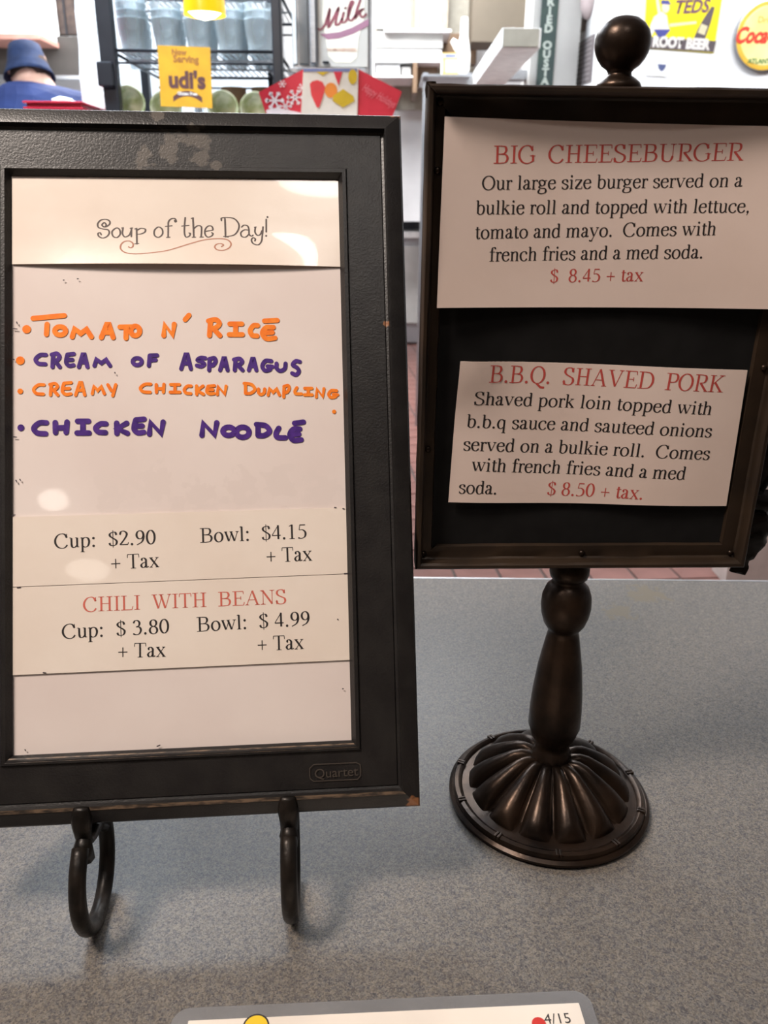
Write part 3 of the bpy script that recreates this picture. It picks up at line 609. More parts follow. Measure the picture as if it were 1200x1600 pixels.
# cast leaf ornament at the right of the board
M_GLOSS = mat('glossy_black_casting', (34, 29, 26), 0.2, 0.5, col2=(20, 18, 17), scale=40, bump=0.5, bscale=120)
def uvb(x, y): return PB.uv(x, y)
def leaf(pts, rads, flat, name):
    bm = BM(); P = [tuple(uvb(x, y)) + (w_,) for x, y, w_ in pts]; P = cr(P, 5); k = len(P); rr = [rads[min(len(rads) - 1, int(i / k * len(rads)))] for i in range(k)]
    rr = [sum(rr[max(0, i - 2):i + 3]) / len(rr[max(0, i - 2):i + 3]) for i in range(k)]
    tube(bm, P, rr, 14, flat)
    for v in bm.verts:
        v.co += Vector((noise.noise(v.co * 160), noise.noise(v.co * 160 + Vector((9, 2, 1))), noise.noise(v.co * 140 + Vector((3, 7, 1))))) * 0.0030
    return bobj(name, bm, M_GLOSS)
leaf([(1158, 900, -0.006), (1166, 880, -0.008), (1180, 848, -0.008), (1190, 820, -0.008), (1193, 802, -0.010), (1192, 786, -0.01)], [0.0055, 0.0075, 0.0125, 0.0140, 0.0130, 0.0090, 0.006], (1, 0.5), 'leaf_ornament')
leaf([(1152, 740, -0.008), (1170, 770, -0.006), (1190, 786, -0.004), (1215, 785, -0.004), (1240, 770, -0.006)], [0.004, 0.006, 0.007, 0.007, 0.005], (1, 0.8), 'scroll_ornament')
leaf([(1192, 786, -0.012), (1212, 720, -0.012), (1228, 620, -0.012), (1238, 520, -0.012)], [0.006, 0.009, 0.009, 0.005], (1, 0.6), 'leaf_stem')

# papers in the tray
U0, U1 = PB.uv(690, 330).x, PB.uv(1225, 330).x
def bow1(u, v):
    s = (u - (U0 + U1) / 2) / ((U1 - U0) / 2); return 0.0052 * s * s + 0.0010 + 0.0018 * math.sin(v * 50 + u * 20) * 0.3
c1 = sheet('burger_card', [(693, 184), (1226, 199), (1222, 481), (681, 479)], PB, 0.0006, bow1, M_PAPER, 'larger upper paper card headed BIG CHEESEBURGER on the bronze sign stand', 'card', nx=24, group=None)
lines(c1, PB, [('BIG  CHEESEBURGER', 768, 256, 1155, 251, 28)], M_REDINK, 'heading', 0.0006, bow1, 'red heading BIG CHEESEBURGER')
lines(c1, PB, [('Our large size burger served on a', 750, 297, 1154, 292, 22), ('bulkie roll and topped with lettuce,', 741, 335, 1165, 332, 22), ('tomato and mayo.  Comes with', 740, 373, 1113, 367, 22), ('french fries and a med soda.', 762, 408, 1094, 403, 22)], M_INK, 'lettering', 0.0006, bow1)
lines(c1, PB, [('$  8.45 + tax', 857, 441, 1002, 439, 21)], M_REDINK, 'price', 0.0006, bow1, 'red price $ 8.45 + tax')
c0 = PB.uv(720, 565)
def bow2(u, v): return 0.0008 + 0.006 * math.exp(-((u - c0.x) ** 2 + (v - c0.y) ** 2) / 0.0006) + 0.0012 * math.sin(u * 45)
c2 = sheet('pork_card', [(717, 561), (1167, 578), (1134, 790), (700, 783)], PB, 0.0004, bow2, M_PAPER, 'smaller lower paper card headed B.B.Q. SHAVED PORK, tilted on the black board', 'card', nx=24)
lines(c2, PB, [('B.B.Q.  SHAVED  PORK', 761, 595, 1126, 612, 27)], M_REDINK, 'heading', 0.0004, bow2, 'red heading B.B.Q. SHAVED PORK')
lines(c2, PB, [('Shaved pork loin topped with', 738, 630, 1108, 647, 21), ('b.b.q sauce and sauteed onions', 727, 666, 1108, 682, 21), ('served on a bulkie roll.  Comes', 722, 702, 1105, 717, 21), ('with french fries and a med', 735, 734, 1067, 748, 21), ('soda.', 715, 769, 775, 771, 21)], M_INK, 'lettering', 0.0004, bow2)
lines(c2, PB, [('$ 8.50 + tax.', 853, 773, 1002, 779, 21)], M_REDINK, 'price', 0.0004, bow2, 'red price $ 8.50 + tax.')

# ------------------------------------------------------------------ laminated menu lying on the counter
A, B = Z(272, 1577, CT), Z(918, 1548, CT); d = (B - A).normalized(); perp = Vector((-d.y, d.x, 0)); Lw = (B - A).length
mn = empty('laminated_menu', mw=Matrix(((d.x, perp.x, 0, A.x), (d.y, perp.y, 0, A.y), (0, 0, 1, CT), (0, 0, 0, 1))), label='laminated white menu sheet lying flat at the near edge of the counter', cat='menu')
def rrect(x0, y0, x1, y1, r, z0_, z1_):
    bm = BM(); P = []
    for cx, cy, a0 in ((x1 - r, y1 - r, 0), (x0 + r, y1 - r, 90), (x0 + r, y0 + r, 180), (x1 - r, y0 + r, 270)):
        for k in range(7): a = math.radians(a0 + 15 * k); P.append((cx + r * math.cos(a), cy + r * math.sin(a)))
    t = [bm.verts.new((x, y, z1_)) for x, y in P]; b_ = [bm.verts.new((x, y, z0_)) for x, y in P]; bm.faces.new(t); bm.faces.new(b_[::-1])
    for k in range(len(P)): bm.faces.new((t[k], b_[k], b_[(k + 1) % len(P)], t[(k + 1) % len(P)]))
    return bm
HT = 0.19
o = obj('laminate', rrect(0, -HT, Lw, 0, 0.010, 0.0001, 0.0007), M_LAMIN, mn); o['label'] = 'clear plastic border'
obj('paper', rrect(0.010, -HT + 0.01, Lw - 0.008, -0.0085, 0.0006, 0.0008, 0.0011), mat('menu_paper', (236, 226, 214), 0.3, scale=8), mn)
ml = lambda x, y: (lambda p_: ((p_ - A).dot(d), (p_ - A).dot(perp)))(Z(x, y, CT))
def disc(bm, x, y, r, z, n=28): 
    bm.faces.new([bm.verts.new((x + r * math.cos(2 * PI * k / n), y + r * math.sin(2 * PI * k / n), z)) for k in range(n)]); return bm
a_ = ml(400, 1606); o = obj('printed_ring', disc(BM(), a_[0], a_[1], 0.0078, 0.0012), M_INK, mn); o = obj('printed_disc', disc(BM(), a_[0], a_[1], 0.0068, 0.00125), mat('yellow_print', (240, 200, 40), 0.4), mn); o['label'] = 'yellow printed disc at the left'
a_ = ml(842, 1602); obj('printed_spot', disc(BM(), a_[0], a_[1], 0.0042, 0.0012), mat('red_spot', (206, 52, 44), 0.4), mn)['label'] = 'red printed spot at the right'
a_ = ml(871, 1594.5); sans('4/15', 0.0092, M_INK, 'lettering', mn, (a_[0], a_[1], 0.0012))

# ------------------------------------------------------------------ the kitchen behind
def bxp(name, x0, y0, x1, y1, Y, dep, m, parent=None, bev=0.0, label=None, cat=None, group=None, kind=None, z0=None):
    ym, xm = (max(y0, 0) + y1) / 2, (x0 + x1) / 2
    lo = (W(x0, ym, Y).x, Y, W(xm, y1, Y).z if z0 is None else z0); hi = (W(x1, ym, Y).x, Y + dep, W(xm, y0, Y).z)
    return tag(obj(name, box(BM(), lo, hi, bev), m, parent), label, cat, group, kind)
PY = 2.2; PZ = W(300, 188, PY).z
pcx = W(616, 190, PY).x
pas = empty('pass_counter', (-1.2, 2.6, 0), 'tall steel pass-through counter behind the framed whiteboard, bearing the cups and wire rack', 'counter')
def rel(o, e): o.parent = e; o.location = Vector(o.location) - e.location; return o
rel(obj('counter_top', box(BM(), (-2.6, PY, PZ - 0.03), (pcx, 3.25, PZ), 0.004), M_STEEL), pas)
rel(obj('counter_front', box(BM(), (-2.6, PY + 0.03, 0), (pcx - 0.02, 3.22, PZ - 0.03)), M_STEELD), pas)

# wire rack
rk = empty('wire_rack', (0, 0, 0), 'black metal wire rack holding clear tumblers, behind the framed whiteboard', 'rack')
SZ = W(300, 80, 2.5).z; S0 = W(172, 80, 2.5).x; S1_ = W(434, 80, 2.5).x; UZ = W(300, 10, 2.75).z
for nm, x, w_, Y in (('post', 167, 24, 2.46), ('post', 433, 15, 2.46), ('post', 222, 12, 2.98), ('post', 421, 8, 2.98)):
    c = W(x, 85, Y); hw = w_ / 2 * px(x, 85, Y); obj(nm, box(BM(), (c.x - hw, Y, PZ), (c.x + hw, Y + 0.035, 2.25), 0.004), M_BLACKM, rk)
c = W(158, 115, 2.44); obj('post_clamp', box(BM(), (c.x - 0.012, 2.44, c.z - 0.03), (c.x + 0.03, 2.5, c.z + 0.03), 0.004), M_BLACKM, rk)
for z, nm in ((SZ, 'shelf'), (UZ, 'shelf')):
    bm = BM()
    for Y in (2.5, 2.99): tube(bm, [(S0, Y, z), (S1_, Y, z)], 0.0045, 8)
    for Y in (2.5, 2.99): tube(bm, [(S0, Y, z - 0.03), (S1_, Y, z - 0.03)], 0.003, 8)
    for X in (S0, S1_): tube(bm, [(X, 2.5, z), (X, 2.99, z)], 0.0045, 8)
    o = obj(nm, bm, M_BLACKM, rk, True)
    bm = BM()
    for k in range(1, 26): X = S0 + (S1_ - S0) * k / 26; tube(bm, [(X, 2.5, z + 0.003), (X, 2.99, z + 0.003)], 0.0020, 6)
    for Y in (2.66, 2.82): tube(bm, [(S0, Y, z), (S1_, Y, z)], 0.003, 6)
    ww = obj('shelf_wires', bm, M_STEEL, o, True); ww['kind'] = 'stuff'
# clear tumblers stacked on the shelf
def tumbler_mesh(r, h):
    bm = BM(); lathe(bm, [(r * 0.72, 0), (r * 0.76, h * 0.1), (r * 0.86, h * 0.5), (r * 0.90, h * 0.52), (r, h), (r * 1.05, h + 0.002), (r * 0.97, h), (r * 0.86, h * 0.5), (r * 0.70, 0.004), (0, 0.004)], 20)
    bmesh.ops.recalc_face_normals(bm, faces=bm.faces); me = bpy.data.meshes.new('tumbler'); bm.to_mesh(me); bm.free(); me.materials.append(M_GLASS)
    for p in me.polygons: p.use_smooth = True
    return me
tmesh = tumbler_mesh(0.042, 0.085)
for row, Y in enumerate((2.60, 2.74, 2.88)):
    for i, x in enumerate((208, 262, 312, 360, 405)):
        c = W(x + row * 4, 60, Y); n = 4 if (i == 0 and row == 0) else 3
        for k in range(n):
            o = bpy.data.objects.new('clear_tumbler', tmesh); C.objects.link(o); o.location = (c.x, Y, SZ + 0.006 + k * 0.019)
            tag(o, 'clear tumbler, %s of the %s stack in the %s row on the wire rack' % ((('lowest', 'second lowest', 'second highest', 'topmost') if n == 4 else ('lowest', 'middle one', 'topmost'))[k], ('leftmost', 'second', 'middle', 'fourth', 'rightmost')[i], ('front', 'middle', 'back')[row]), 'glass', 'clear tumblers stacked on the wire rack')
cols = [((46, 96, 70), 'green'), ((150, 52, 46), 'red'), ((58, 78, 54), 'dark green'), ((120, 84, 52), 'brown')]
for i, (x, k) in enumerate(((236, 0), (258, 1), (282, 2), (352, 3), (374, 0), (398, 2))):
    c = W(x, 5, 2.7); bm = BM(); lathe(bm, [(0, 0), (0.028, 0), (0.030, 0.004), (0.030, 0.13), (0.026, 0.15), (0.012, 0.18), (0.012, 0.21), (0.014, 0.215), (0, 0.218)], 16)
    o = obj('syrup_bottle', bm, mat('bottle_' + cols[k][1].replace(' ', '_'), cols[k][0], 0.3), None, True); o.location = (c.x, 2.7, UZ + 0.006)
    tag(o, ('%s bottle standing on the upper rack shelf, ' % cols[k][1]) + ('leftmost of the row', 'second from the left', 'just left of the pendant lamp', 'just right of the pendant lamp', 'second right of the pendant lamp', 'rightmost of the row')[i], 'bottle')
# bowls and paper cups under the shelf
M_BOWL = mat('soup_container', (206, 204, 176), 0.3, col2=(150, 158, 110), scale=30)
for i, (x, y, Y, wh) in enumerate(((208, 155, 2.56, 'by the left post'), (264, 160, 2.60, 'behind the yellow sign'), (352, 158, 2.58, 'just right of the yellow sign'), (402, 160, 2.60, 'near the right post'))):
    c = W(x, y, Y); r = 0.043; bm = BM(); lathe(bm, [(0, 0), (r * .6, 0), (r * .65, 0.004), (r * .95, 0.035), (r, 0.04), (r * 1.06, 0.041), (r * 1.06, 0.044), (r * .96, 0.043), (r * .88, 0.038), (r * .6, 0.008), (0, 0.006)], 24)
    o = obj('round_bowl', bm, M_BOWL, None, True); o.location = (c.x, Y, PZ + r + 0.004 + (0.022 if i else 0.03)); o.rotation_euler = (math.radians(98), 0, 0)
    tag(o, 'pale green round bowl on its edge under the shelf, ' + wh, 'bowl')
    bb = obj('bowl_rest', box(BM(), (c.x - 0.05, Y - 0.03, PZ), (c.x + 0.05, Y + 0.07, PZ + (0.022 if i else 0.03) - 0.001), 0.003), M_STEEL); tag(bb, 'low steel block under the tipped bowl ' + wh, 'block')
for i, (x, y) in enumerate(((365, 138), (412, 136))):
    c = W(x, y, 2.86); bm = BM(); lathe(bm, [(0, 0), (0.030, 0), (0.040, 0.15), (0.042, 0.152), (0.038, 0.15), (0.028, 0.006), (0, 0.006)], 20)
    o = obj('paper_cup', bm, mat('kraft', (150, 116, 84), 0.7), None, True); o.location = (c.x, 2.86, PZ); tag(o, 'brown paper cup behind the bowls under the wire shelf, the ' + ('left' if i == 0 else 'right') + ' one of two', 'cup')
# yellow sign hung from the shelf
TL_ = W(245, 72, 2.44); BR_ = W(333, 168, 2.44); wq, hq = BR_.x - TL_.x, TL_.z - BR_.z
ys = empty('yellow_sign', (TL_.x + wq / 2, 2.44, TL_.z - hq / 2), 'yellow card reading Now Serving udi\'s, hanging in front of the wire rack', 'sign'); ys.rotation_euler = (PI / 2, math.radians(1.5), 0)
obj('card', box(BM(), (-wq / 2, -hq / 2, -0.001), (wq / 2, hq / 2, 0.001)), mat('yellow_card', (214, 158, 34), 0.5), ys)
MB_ = mat('brown_lettering', (92, 56, 54), 0.6); MB2 = mat('faint_brown_lettering', (160, 104, 44), 0.6); MW_ = mat('white_print', (232, 226, 220), 0.5)
sans('Now', hq * .13, MB2, 'lettering', ys, (-wq * .10, hq * .40, 0.0015), bold=0.0008); sans('Serving', hq * .16, MB2, 'lettering', ys, (0.004, hq * .29, 0.0015), bold=0.0008)
sans("udi's", hq * .38, MB_, 'logo_lettering', ys, (0.004, -hq * .06, 0.0015), bold=0.0025)
bm = BM(); up_ = []; dn_ = []
for k in range(13):
    t = (k / 12 - .5); zz = -hq * .27 - 0.02 * t * t * 3; up_.append(bm.verts.new((t * wq * .56 + .004, zz + hq * .045, 0.0013))); dn_.append(bm.verts.new((t * wq * .56 + .004, zz - hq * .045, 0.0013)))
for k in range(12): bm.faces.new((up_[k], dn_[k], dn_[k + 1], up_[k + 1]))
obj('banner_print', bm, MB_, ys); sans('Gluten Free', hq * .075, MW_, 'lettering', ys, (0.004, -hq * .275, 0.0017), bold=0.0004)
# pendant lamp
pc_ = W(320, 22, 1.95); pr = 32 * px(320, 20, 1.95)
pn = empty('pendant_lamp', pc_, 'yellow glass pendant lamp with a lit bulb, hanging in front of the wire rack', 'lamp')
M_SHADE = mat('yellow_glass_shade', (250, 196, 20), 0.3, emit=(255, 190, 30), es=0.9)
bm = BM(); lathe(bm, [(pr, -0.002), (pr * 1.0, 0.01), (pr * .92, 0.06), (pr * .7, 0.11), (pr * .35, 0.145), (0.02, 0.155), (0.018, 0.152), (pr * .33, 0.14), (pr * .68, 0.105), (pr * .90, 0.058), (pr * .97, 0.008)], 32); obj('lamp_shade', bm, M_SHADE, pn, True)
bm = BM(); lathe(bm, [(0, -0.012), (pr * .5, -0.006), (pr * .82, 0.004), (pr * .9, 0.02), (0, 0.03)], 24); obj('bulb', bm, mat('lit_bulb', (255, 250, 225), 0.5, emit=(255, 246, 215), es=6), pn, True)
bm = BM(); tube(bm, [(0, 0, 0.15), (0, 0, 3.4 - pc_.z)], 0.004, 8); obj('cord', bm, M_BLACKM, pn)
# foam cup tower
bm = BM(); lathe(bm, [(0.040, 0), (0.0405, 0.002), (0.0470, 0.086), (0.0480, 0.088), (0.0482, 0.105), (0.046, 0.105), (0.038, 0.006), (0, 0.006)], 24)
bmesh.ops.recalc_face_normals(bm, faces=bm.faces); fm = bpy.data.meshes.new('foam_cup'); bm.to_mesh(fm); bm.free(); fm.materials.append(M_WHITEP)
for p in fm.polygons: p.use_smooth = True
fm.set_sharp_from_angle(angle=math.radians(30))
c = W(152, 90, 2.66); z = PZ; k = 0
while z < W(152, -60, 2.66).z:
    s_ = 1.15 if z < W(152, 122, 2.66).z else (1.0 if z < W(152, 28, 2.66).z else 0.86)
    o = bpy.data.objects.new('foam_cup', fm); C.objects.link(o); o.scale = (s_, s_, 1); o.rotation_euler = (PI, 0, 0); o.location = (c.x, 2.66, z + 0.105)
    tag(o, 'white foam cup in the tall upside-down stack left of the black rack', 'cup', 'foam cups in the tall stack'); z += 0.016; k += 1
# red trays
M_RED = mat('red_plastic', (196, 40, 62), 0.35, col2=(182, 32, 54), scale=10)
A_, B_ = W(30, 160, 2.34), W(124, 160, 2.34); zt = W(80, 156, 2.34).z; nt_ = 4; zs = (zt - PZ) / nt_
for k in range(nt_):
    t = empty('red_tray', ((A_.x + B_.x) / 2, 2.5, PZ + k * zs), 'red plastic tray beside the foam cups, ' + ('lowest of the stack', 'second from the bottom of the stack', 'second from the top of the stack', 'topmost of the stack')[k], 'tray', 'red trays in a stack'); hw = (B_.x - A_.x) / 2
    obj('tray_body', box(BM(), (-hw + .006, -0.13, 0), (hw - .006, 0.13, zs * .62), 0.002), mat('dark_red_plastic', (150, 24, 44), 0.4), t); obj('rim', box(BM(), (-hw, -0.14, zs * .62), (hw, 0.14, zs * .98), 0.002), M_RED, t)
bm = BM(); bmesh.ops.create_icosphere(bm, subdivisions=3, radius=1)
for v in bm.verts: n_ = 1 + 0.25 * noise.noise(v.co * 2.5); v.co = Vector((v.co.x * 0.032 * n_, v.co.y * 0.03 * n_, max(v.co.z, -0.3) * 0.012 * n_ + 0.0036))
o = obj('crumpled_napkin', bm, M_WHITEP, None, True); o.location = (W(94, 156, 2.4).x, 2.42, zt); tag(o, 'white crumpled napkin lying on the topmost red tray', 'napkin')

# snow-cone gift sleeve standing on the pass counter
GY = 2.27
def poly(name, P, Y, m, parent, th=0.003, dy=0.0):
    bm = BM(); f_ = [bm.verts.new(W(x, y, Y) - Vector((0, -dy, 0)) - parent.location) for x, y in P]; b_ = [bm.verts.new(v.co + Vector((0, th, 0))) for v in f_]
    bm.faces.new(f_); bm.faces.new(b_[::-1])
    for k in range(len(P)): bm.faces.new((f_[k], f_[(k + 1) % len(P)], b_[(k + 1) % len(P)], b_[k]))
    return obj(name, bm, m, parent)
gs = empty('gift_sleeve', W(500, 186, GY), 'red and white folded card with snowflakes, cones and fruit shapes above the whiteboard', 'card')
M_RC = mat('red_card', (204, 40, 58), 0.5, col2=(196, 34, 52), scale=30); M_WC = mat('cream_card', (226, 214, 200), 0.5)
poly('left_panel', [(478, 106), (404, 144), (418, 186), (482, 186)], GY, M_RC, gs); poly('right_panel', [(556, 106), (628, 143), (612, 186), (556, 186)], GY, M_RC, gs)
mp_ = poly('middle_panel', [(474, 106), (560, 106), (558, 186), (470, 186)], GY - 0.004, M_WC, gs)
poly('cone_print', [(484, 131), (488, 127), (496, 125), (504, 128), (508, 136), (506, 146), (499, 168), (495, 168), (486, 148)], GY - 0.0052, mat('red_flat_print', (222, 58, 62), 0.5), gs, .0004)
poly('cone_print', [(521, 112), (535, 112), (529, 134)], GY - 0.0052, M_RC, gs, .0004)
ring = lambda cx, cy, rx, ry: [(cx + rx * math.cos(a * PI / 8), cy + ry * math.sin(a * PI / 8)) for a in range(16)]
poly('fruit_print', ring(517, 141, 10, 12), GY - 0.0050, mat('orange_flat_print', (232, 134, 46), 0.5), gs, .0004)
M_MU = mat('mustard_flat_print', (206, 168, 22), 0.5)
poly('fruit_print', [(536, 139), (552, 150), (554, 158), (536, 168), (520, 158), (520, 150)], GY - 0.0054, M_MU, gs, .0004); poly('fruit_print', ring(551, 120, 7, 12), GY - 0.0050, M_MU, gs, .0004); poly('fruit_print', [(494, 112), (514, 112), (504, 118)], GY - 0.005, M_MU, gs, .0004)
poly('trim', [(474, 112), (558, 112), (558, 107), (474, 107)], GY - 0.0048, mat('blue_grey_trim', (112, 120, 160), 0.5), gs, .0006)
M_SN = mat('snow_print', (240, 222, 220), 0.5)
def flake(cx, cy, r, n=6):
    bm = BM()
    for k in range(n):
        a = PI * k / n * 2; 
        def seg(p, q_, wd):
            dx, dy = q_[0] - p[0], q_[1] - p[1]; L_ = math.hypot(dx, dy); nx, ny = -dy / L_ * wd, dx / L_ * wd
            bm.faces.new([bm.verts.new(W(x, y, GY - 0.0016) - gs.location) for x, y in ((p[0] + nx, p[1] + ny), (q_[0] + nx, q_[1] + ny), (q_[0] - nx, q_[1] - ny), (p[0] - nx, p[1] - ny))])
        t = (cx + r * math.cos(a), cy + r * math.sin(a)); seg((cx, cy), t, r * .09); m_ = (cx + r * .6 * math.cos(a), cy + r * .6 * math.sin(a))
        for s in (-.6, .6): seg(m_, (m_[0] + r * .35 * math.cos(a + s), m_[1] + r * .35 * math.sin(a + s)), r * .08)
    return obj('snowflake_print', bm, M_SN, gs)
flake(441, 131, 6); flake(461, 152, 13); flake(429, 157, 15); flake(472, 137, 7); flake(446, 166, 10)
poly('snow_print', [(416, 172), (434, 168), (450, 172), (470, 176), (470, 186), (418, 186)], GY - 0.0014, M_SN, gs, .0004)
sans('Happy Holidays', 0.026, mat('pink_print', (232, 120, 128), 0.5), 'lettering', gs, W(592, 150, GY - 0.002) - gs.location, (PI / 2, math.radians(27), 0), shear=.4, sx=.55)

# milk dispenser
MY = 2.75
md = empty('milk_dispenser', (W(510, 60, MY).x, MY + .2, PZ), 'steel milk dispenser with a milk glass poster on its door', 'dispenser')
def mdb(nm, x0, y0, x1, y1, dy, dep, m, z0=None, bev=0.002):
    o = bxp(nm, x0, y0, x1, y1, MY + dy, dep, m, None, bev, z0=z0); o.parent = md; o.location = -md.location; return o
mdb('body', 456, -70, 579, 118, 0, 0.42, M_STEEL, z0=PZ, bev=0.006)
mdb('side_trim', 457, -60, 463, 100, -0.012, 0.012, M_WHITEP); mdb('door', 466, -60, 481, 100, -0.010, 0.010, M_STEELD); mdb('handle_bar', 484, -60, 493, 98, -0.03, 0.02, M_STEEL)
mdb('poster', 497, -60, 575, 105, -0.008, 0.008, mat('milk_poster', (198, 192, 180), 0.5, col2=(186, 182, 176), scale=4)); mdb('drip_tray', 450, 106, 572, 114, -0.06, 0.06, M_STEEL); mdb('spout', 504, 95, 514, 98, -0.03, 0.022, M_BLACKM)
def mpoly(nm, P, dy, m, hw=None):
    bm = BM()
    if hw is None: bm.faces.new([bm.verts.new(W(x, y, MY - dy) - md.location) for x, y in P])
    else:
        vs, fs = [], []; Q = cr([Vector(p) for p in P], 5)
        strip(vs, fs, Q, [hw * (0.6 + 0.8 * abs(math.sin(math.atan2(*(Q[min(i + 1, len(Q) - 1)] - Q[max(i - 1, 0)]).yx)))) for i in range(len(Q))], 0)
        return obj(nm, ([W(v[0], v[1], MY - dy) - md.location for v in vs], fs), m, md)
    return obj(nm, bm, m, md)
M_MILK = mat('milk_cream', (238, 232, 214), 0.5); M_MRED = mat('maroon_print', (140, 72, 84), 0.5)
mpoly('milk_glass_print', [(506, -40), (571, -40), (569, 30), (560, 60), (558, 90), (548, 98), (524, 98), (513, 88), (509, 60), (503, 30)], 0.0090, M_MILK)
mpoly('ribbon_print', [(500, 53), (513, 52), (530, 50), (550, 43), (576, 29), (576, 40), (552, 53), (530, 60), (512, 62)], 0.0095, mat('mauve_print', (158, 112, 132), 0.5))
mpoly('script_print', [(497, 45), (501, 46), (508, 38), (514, 18), (515, 16), (513, 42), (522, 26), (529, 12), (525, 30), (525, 39), (530, 37), (534, 30)], 0.0100, M_MRED, 1.5)
mpoly('script_print', [(537, 20), (534, 33), (538, 35), (543, 28), (548, 12), (552, 4), (549, 2), (545, 14), (544, 28), (549, 32), (555, 24)], 0.0100, M_MRED, 1.5)
mpoly('script_print', [(563, 0), (558, 14), (555, 28), (561, 18), (567, 14), (562, 20), (566, 27), (572, 22)], 0.0100, M_MRED, 1.5); mpoly('script_print', [(539, 13), (540, 12)], 0.0100, M_MRED, 1.3)
sans('HOMOGENIZED', 0.012, mat('tan_print', (196, 150, 130), 0.5), 'lettering', md, W(534, 78, MY - .0105) - md.location, (PI / 2, 0, 0), bold=.0003)

# tall white refrigerator behind the rack
wf = empty('white_refrigerator', (W(300, 60, 3.45).x, 3.5, 0), 'tall pale refrigerator standing behind the wire rack', 'refrigerator')
for nm, x0, x1, dy, dep, m in (('cabinet_body', 168, 446, 0, .7, M_WHITEP), ('door', 172, 306, -.03, .03, M_WHITE), ('door', 310, 442, -.03, .03, M_WHITE), ('handle', 298, 303, -.07, .04, M_STEEL)):
    o = bxp(nm, x0, -70, x1, 160, 3.45 + dy, dep, m, None, .004, z0=.05 if nm != 'handle' else 1.2); o.parent = wf; o.location = -wf.location

# exhaust hood, left
HY = 5.0
hd_ = empty('exhaust_hood', (W(60, 60, HY).x, HY + .4, 1.9), 'grey kitchen exhaust hood with sloped brown grease filters, behind the cook', 'hood')
def hb(nm, x0, y0, x1, y1, dy, dep, m, bev=0.004):
    o = bxp(nm, x0, y0, x1, y1, HY + dy, dep, m, None, bev); o.parent = hd_; o.location = -hd_.location; return o
hb('hood_body', -60, 56, 150, 119, 0, 1.0, M_HOOD); hb('lower_lip', -60, 117, 150, 124, -.03, 1.0, M_STEEL)
for k in range(5): o = hb('grease_filter', 62 + 20 * k, -50, 80 + 20 * k, 54, .06, .05, M_FILTER); hb('filter_gap', 80 + 20 * k, -50, 82 + 20 * k, 54, .05, .04, M_BLACKM, 0)
hb('light_housing', -60, -60, 57, 53, -.25, .3, M_WHITEP); hb('copper_trim', -60, 52, 62, 61, -.26, .32, mat('copper_trim', (196, 142, 128), 0.4))
ll = bpy.data.lights.new('hood_light', 'POINT'); ll.energy = 9; ll.shadow_soft_size = .08; lo_ = bpy.data.objects.new('hood_light', ll); C.objects.link(lo_); lo_.location = W(10, 30, 4.4)
struct('wall_kitchen', (-4.9, 6.4, 0), (W(448, 60, 6.4).x, 6.5, 3.4), M_WHITE)
gr = bxp('griddle_counter', -80, 160, 150, 200, 4.6, .7, M_STEEL, None, .01, 'steel griddle counter the cook bends over', 'counter', z0=0)
gr.data.transform(Matrix.Identity(4))
# middle: shelves, boxes, duct
bright = bxp('door_frame', 574, -60, 584, 330, 5.6, .06, M_WHITEP, None, .004, 'bright white upright door frame right of the milk dispenser', 'door frame', z0=0)
cab = empty('back_shelving', (W(620, 90, 6.0).x, 6.2, 0), 'grey and white back shelving stacked with supplies, right of the door frame', 'shelf')
def cb(nm, x0, y0, x1, y1, dy, dep, m, z0=None):
    o = bxp(nm, x0, y0, x1, y1, 6.0 + dy, dep, m, None, .003, z0=z0); o.parent = cab; o.location = -cab.location; return o
cb('upper_panel', 584, 50, 692, 75, 0, .5, M_GREY); cb('lower_panel', 584, 77, 690, 97, .01, .5, M_WHITE); cb('dark_joint', 584, 75, 690, 77, .02, .4, M_TAUPE)
cb('back_panel', 582, -60, 742, 172, .6, .05, M_BEIGE)
for x in (584, 612): cb('leg', x, 90, x + 5, 330, .55, .04, M_STEEL, 0)
cb('taupe_panel', 648, -60, 700, 47, .5, .1, mat('warm_grey_panel', (172, 160, 142), 0.6)); cb('shelf_ledge', 600, 45, 705, 50, -.05, .6, M_WHITE); cb('side_panel', 645, 97, 652, 145, 0, .5, M_BROWN); cb('copper_panel', 652, 97, 684, 138, .2, .2, M_BROWN)
cb('shelf_board', 584, 118, 645, 121, 0, .4, M_WHITE); cb('brown_panel', 690, 52, 745, 100, .3, .1, M_BROWN)
for i, (x0, y0, x1, y1, m, lb) in enumerate(((588, 4, 612, 44, M_GREY, 'grey box on the top shelf ledge, left one'), (616, 14, 640, 44, M_WHITEP, 'white box on the top shelf ledge, middle one'), (658, 6, 690, 44, M_BEIGE, 'beige box on the top shelf ledge, right one'), (588, 101, 625, 117, M_WHITEP, 'flat white pile of papers under the white panel'), (628, 104, 642, 117, M_GREY, 'small grey tin beside the white paper pile'))):
    bxp('storage_box' if i != 3 and i != 4 else ('paper_pile' if i == 3 else 'grey_tin'), x0, y0, x1, y1, 6.05, .25, m, None, .006, lb, 'box' if i < 3 else ('papers' if i == 3 else 'tin'))
cabs = bxp('brown_cabinet', 738, -60, 830, 66, 5.93, .3, M_TAUPE, None, .004, 'tall taupe cabinet above the long white duct', 'cabinet')
bxp('supply_carton', 691, 82, 716, 116, 4.6, .12, mat('white_carton', (232, 226, 204), 0.5), None, .003, 'white carton with yellow edges and a blue band left of the white duct', 'carton')
o = bpy.data.objects['supply_carton']; cz_ = W(703, 88, 4.595)
bm = BM()
for (x0, y0, x1, y1) in ((691, 82, 716, 83.5), (691, 91, 716, 92.5), (691, 114, 716, 116), (693, 92, 695, 114)):
    bm.faces.new([bm.verts.new(W(x, y, 4.597)) for x, y in ((x0, y0), (x1, y0), (x1, y1), (x0, y1))])
